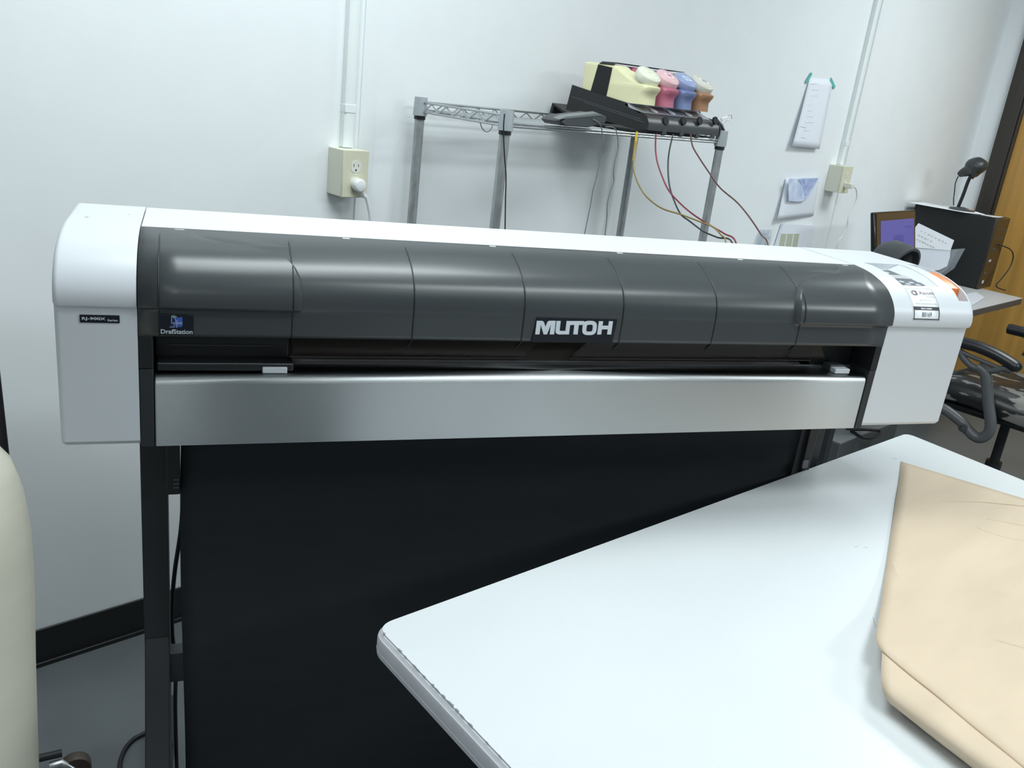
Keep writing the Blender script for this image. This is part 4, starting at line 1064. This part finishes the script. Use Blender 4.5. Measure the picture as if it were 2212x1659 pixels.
# barcode scanner on its stand
XS = XT+.06
SC = thing('barcode_scanner', 'black barcode scanner on a slim stand on top of the tower papers', 'scanner', (XS, 1.68, za+.003))
def SP_(a, b): return at_x(a, b, XS)
base_c = Vector((XS, at_x(2077, 455, XS).y, za+.0032))
rb_ = .062
MB().lathe(base_c, (0, 0, 1), [(rb_, 0), (rb_, .004), (rb_*.9, .009), (rb_*.3, .013), (.012, .016)], 32).build('base', DARKG, SC)
MB().box((XS-.02, base_c.y-.055, base_c.z+.0095), (XS+.01, base_c.y-.02, base_c.z+.0115)).build('base_label', PEACH, SC)
n0, n1, n2, n3 = SP_(2071, 443), SP_(2081, 420), SP_(2090, 395), SP_(2097, 380)
n0.z = base_c.z+.012
MB().tube(smooth_path([n0, n1, n2, n3]), .0085, 12).build('stem', BLACKP, SC)
hd = MB()
hc = SP_(2107, 362)
path_h = [SP_(2071, 378), SP_(2078, 374), SP_(2090, 369), SP_(2100, 363), SP_(2109, 362), SP_(2119, 366), SP_(2123, 370)]
hd.tube(smooth_path(path_h, 5), [.008+.0+.0 for _ in range(1)]*0 or [(.012, .020, .028, .046, .052, .045, .022)[min(6, int(i/5))]*(1-(i/5 % 1))+(.012, .020, .028, .046, .052, .045, .022)[min(6, int(i/5)+1)]*(i/5 % 1) for i in range(31)], 20)
hdo = hd.build('scan_head', mat('satin_black', (.030, .033, .035), .35), SC)
q = SP_(2112, 360)
MB().lathe(q+Vector((-.038, -.006, .002)), (-1, -.1, .1), [(.009, 0), (.009, .003), (.006, .004)], 14).build('orange_label', PEACH, hdo)
MB().tube([SP_(2094, 381), SP_(2103, 385)], .006, 10).build('knob', BLACKP, SC)
MB().tube(px_path([(2070,381),(2064,395),(2062,412),(2060,430),(2060,444)], SP_), .0028, 8).build('cord', CABLE, SC)
# monitor, tilted back
MT = thing('computer_monitor', 'black monitor with brown bezel and blue screen on the desk', 'monitor', (3.8, 1.65, ZDK))
mTL = at_y(1890, 458.5, 1.62); mu = Vector((math.cos(.087), math.sin(.087), 0))
tl = math.radians(14.5); md_ = Vector((mu.y*math.sin(tl), -mu.x*math.sin(tl), -math.cos(tl))); mn = mu.cross(md_).normalized()
if mn.y > 0: mn = -mn
# right edge from the photo
best = min((abs((lambda p: (p-mTL).length)(at_y(1977, 453, 1.62+k*.002))*0+abs((at_y(1977, 453, 1.62+k*.002)-mTL).normalized().dot(Vector((-mu.y, mu.x, 0))))), k) for k in range(0, 60))
mW = (at_y(1977, 453, 1.62+best[1]*.002)-mTL).length; mH = .315
def MP(u, v, d): return mTL+mu*(mW*u)+md_*(mH*v)+mn*d
MB().hexa([MP(0, 1, -.02), MP(1, 1, -.02), MP(1, 1, 0), MP(0, 1, 0), MP(0, 0, -.02), MP(1, 0, -.02), MP(1, 0, 0), MP(0, 0, 0)]).build('casing', GLOSSK, MT, bevel=.005)
MB().prism([MP(.03, .02, .0003), MP(.985, .02, .0003), MP(.985, .97, .0003), MP(.03, .97, .0003)], mn*.0012).build('bezel', BEZEL, MT)
scr = MB().prism([MP(.12, .12, .0016), MP(.95, .12, .0016), MP(.95, .92, .0016), MP(.12, .92, .0016)], mn*.0006).build('screen', SCREEN, MT)
for (a, b_, c__, d_) in ((.42, .33, .66, .52), (.655, .34, .672, .80), (.70, .22, .88, .24)):
    MB().prism([MP(a, b_, .0023), MP(c__, b_, .0023), MP(c__, d_, .0023), MP(a, d_, .0023)], mn*.0002).build('screen_window', SCRD, scr)
sc_ = MP(.5, .9, -.04)
MB().tube([MP(.5, .75, -.04), Vector((sc_.x, sc_.y+.03, ZDK+.01))], .02, 12).build('stand', BLACKP, MT)
MB().lathe(Vector((sc_.x, sc_.y+.0, ZDK+.0005)), (0, 0, 1), [(.10, 0), (.10, .006), (.03, .014)], 32).build('stand_base', BLACKP, MT)
# round desk fan in front of the monitor
fc_ = at_y(1933, 578, 1.42); fax = Vector((-.05, -.55, .05)).normalized()
fax = (at_y(1960, 585, 1.36)-at_y(1922, 563, 1.44)).normalized()
FN = thing('desk_fan', 'round dark grey desk fan peeking over the right end of the printer', 'fan', (fc_.x, fc_.y, ZDK))
rf = .100
MB().lathe(fc_, fax, [(rf*.72, -.08), (rf*.93, -.05), (rf, 0), (rf, .035), (rf*.90, .036), (rf*.88, -.03)], 48).build('shroud', DARKG, FN)
g_ = MB()
fu = fax.orthogonal().normalized(); fw_ = fax.cross(fu)
for k in range(36):
    a = k*math.pi/18; p = [fc_+fax*(.030-.02*t)+(fu*math.cos(a+t*.7)+fw_*math.sin(a+t*.7))*(rf*.92*t) for t in (.12, .4, .7, 1.0)]
    g_.tube(p, .0011, 4)
g_.build('grille', DARKG, FN)
MB().lathe(fc_, fax, [(rf*.86, -.032), (rf*.86, -.025)], 32).build('backplate', BLACKM, FN)
MB().tube([fc_-fax*.02-Vector((0, 0, .10)), Vector((fc_.x, fc_.y, ZDK+.02))], .012, 12).build('stem', DARKG, FN)
MB().lathe(Vector((fc_.x, fc_.y, ZDK+.0005)), (0, 0, 1), [(.07, 0), (.07, .01), (.02, .02)], 32).build('base', DARKG, FN)
# clear bin with shipping paper leaning on the tower
def BP(a, b, X=4.60): return at_x(a, b, X)
BN = thing('plastic_bin', 'clear plastic bin with crumpled papers on the desk before the tower', 'bin', (4.62, 1.70, ZDK))
bp_ = [BP(*q, 4.56) for q in ((1976,545),(2070,538),(2058,560),(2046,582),(2020,600),(1976,606))]
MB().prism(bp_, (.09, 0, 0)).build('bin_shell', CLEARP, BN)
LB = [BP(*q, 4.545) for q in ((1977,491),(1984,482),(2061,519),(2053,541),(1977,535))]
sl = tag(MB().prism(LB, (.0008, 0, 0)).build('shipping_sheet', PAPERB), 'white printed shipping sheet standing tilted in the plastic bin', 'paper')
for (a0_, b0_, n_, st_) in ((1990, 498, 8, 7.5), (1984, 507, 5, 6.5), (1981, 516, 7, 5.5)):
    for k in range(n_):
        w2_ = random.uniform(1.5, 4.5); a = (a0_+k*st_, b0_+k*st_*.49); pa = BP(a[0], a[1], 4.544); pb = BP(a[0]+w2_, a[1]+w2_*.49, 4.544)
        if a[0]+w2_ > 2050: continue
        MB().prism([pa, pb, pb-Vector((0, 0, .004)), pa-Vector((0, 0, .004))], (-.0004, 0, 0)).build('print_mark', mat('pale_print', (.45, .47, .52), .6), sl)
cr_ = [BP(*q, 4.550) for q in ((1977,536),(2053,541),(2052,556),(2046,575),(2030,583),(1977,590))]
tag(MB().prism(cr_, (-.002, 0, 0)).build('crumpled_paper', PAPER), 'crumpled white paper inside the clear plastic bin', 'paper')

# ================================================================== OFFICE CHAIR
XCH = 3.45
def CA(a, b, X=XCH): return at_x(a, b, X)
CH = thing('office_chair', 'worn black leather office chair with grey looped armrests by the desk', 'chair', (3.72, 1.02, 0))
def armset(dx, far=False):
    sh = Vector((dx, 0, 0))
    pth = px_path([(2072,739),(2078,740),(2090,743),(2115,750),(2150,765),(2180,782),(2197,794),(2204,800)], CA)
    n_ = len(pth); rr2 = []
    for i in range(n_):
        t = i/(n_-1); rr2.append(.027*min(1, (.35+t*9))*min(1, (.12+(1-t)*5.5)**.6))
    MB().tube([v+sh for v in pth], rr2, 18, flat=.80).build('armrest_pad', CHAIRP, CH)
    fr_ = MB()
    a1 = [(2074,757),(2082,762),(2100,771),(2135,785),(2165,798),(2185,803)]
    a2 = [(2074,757),(2078,768),(2087,780),(2103,793),(2125,800),(2150,800),(2172,796),(2185,802)]
    if far: a1, a2 = a1[3:], a2[4:]
    fr_.tube([v+sh for v in px_path(a1, CA)], .008, 14)
    fr_.tube([v+sh for v in px_path(a2, CA)], .0125, 14)
    fr_.tube([v+sh for v in px_path([(2112,793),(2124,801),(2131,818),(2133,850),(2136,880),(2140,910),(2138,930),(2128,942),(2115,946),(2102,940),(2090,928),(2078,913),(2060,898),(2040,884),(2020,876)], CA)], .020, 16)
    f_ = fr_.build('arm_loop', CHAIRG, CH)
    p = CA(2084, 922)+sh
    MB().lathe(p+Vector((-.016, 0, 0)), (-1, 0, 0), [(.017, 0), (.017, .006), (.010, .008), (.009, .003)], 20).build('arm_bolt', DARKG, f_)
armset(0.0)
armset(.52, True)
# seat cushion
sc0 = CA(2030, 835); sc1 = CA(2235, 905)
zc_ = .545
sx0, sx1, sy0, sy1 = XCH+.03, XCH+.52, .70, 1.20
rows = []
for j in range(17):
    v = j/16*2-1; row = []
    for i in range(17):
        u = i/16*2-1
        e = max(0, 1-abs(u)**5)*max(0, 1-abs(v)**5)
        row.append(Vector(((sx0+sx1)/2+u*(sx1-sx0)/2, (sy0+sy1)/2+v*(sy1-sy0)/2, zc_-.05+.085*e**.5+.008*math.sin(u*5)*math.sin(v*4))))
    rows.append(row)
MB().grid(rows).build('seat_cushion', LEATH, CH, solid=.03, angle=60)
MB().box((sx0+.03, sy0+.03, zc_-.09), (sx1-.03, sy1-.03, zc_-.05)).build('seat_pan', BLACKP, CH, bevel=.02)
# backrest at the viewer-right side
rows = []
for j in range(13):
    t = j/12; row = []
    for i in range(13):
        u = i/12*2-1; e = (1-abs(u)**4)*(1-abs(2*t-1)**6)
        row.append(Vector(((sx0+sx1)/2+u*.22, .655-.10*t-.05*e**.5+.05, zc_+.08+.50*t)))
    rows.append(row)
MB().grid(rows).build('backrest', LEATH, CH, solid=.05, angle=60)
MB().tube([Vector(((sx0+sx1)/2, .80, zc_-.07)), Vector(((sx0+sx1)/2, .62, zc_-.06)), Vector(((sx0+sx1)/2, .56, zc_+.20))], .018, 10).build('back_bracket', BLACKP, CH)
gx, gy = (sx0+sx1)/2, .95
MB().cyl((gx, gy, .10), (gx, gy, .25), .03).build('gas_lift', BLACKP, CH)
MB().cyl((gx, gy, .25), (gx, gy, zc_-.09), .018).build('gas_lift', BLACKM, CH)
bb = MB(); 
for k in range(5):
    a = k*2*math.pi/5+.5; e = Vector((gx+.29*math.cos(a), gy+.29*math.sin(a), .075))
    MB().tube([Vector((gx, gy, .135)), Vector((gx+.15*math.cos(a), gy+.15*math.sin(a), .115)), e], [.03, .024, .016], 10, flat=.7).build('base_leg', BLACKP, CH)
    MB().cyl(e+Vector((-.02, 0, -.047)), e+Vector((.02, 0, -.047)), .027).build('caster', BLACKP, CH)

# ================================================================== things on the floor under the desk
bx_ = at_z(1890, 948, .20)
r = thing('grey_floor_case', 'grey equipment case on the floor behind the right printer leg', 'case', (3.9, 1.62, 0))
MB().box((3.45, 1.46, .001), (4.02, 1.92, .18)).build('case_body', GBOXF, r, bevel=.004)
MB().box((3.45, 1.46, .18), (4.02, 1.92, .186)).build('case_lid', GBOX, r, bevel=.001)
lpx = [(1838,930),(1848,936),(1856,942),(1868,946),(1882,946),(1895,941),(1901,934),(1897,930),(1885,929),(1865,928),(1848,928),(1838,927),(1828,926)]
tag(MB().tube(smooth_path([at_z(*q, .192+.02*(i > 7)) for i, q in enumerate(lpx)]), .0065, 8).build('coiled_cable', CABLE), 'black cable coiled in a loop on the grey floor case', 'cable')
yp = [at_z(*q, .02) for q in ((1906,922),(1916,922),(1920,938),(1912,944))]
tag(MB().prism(yp, (0, 0, .004)).build('tape_strip', YTAG), 'yellow tape strip on the floor behind the right side of the printer', 'tape')
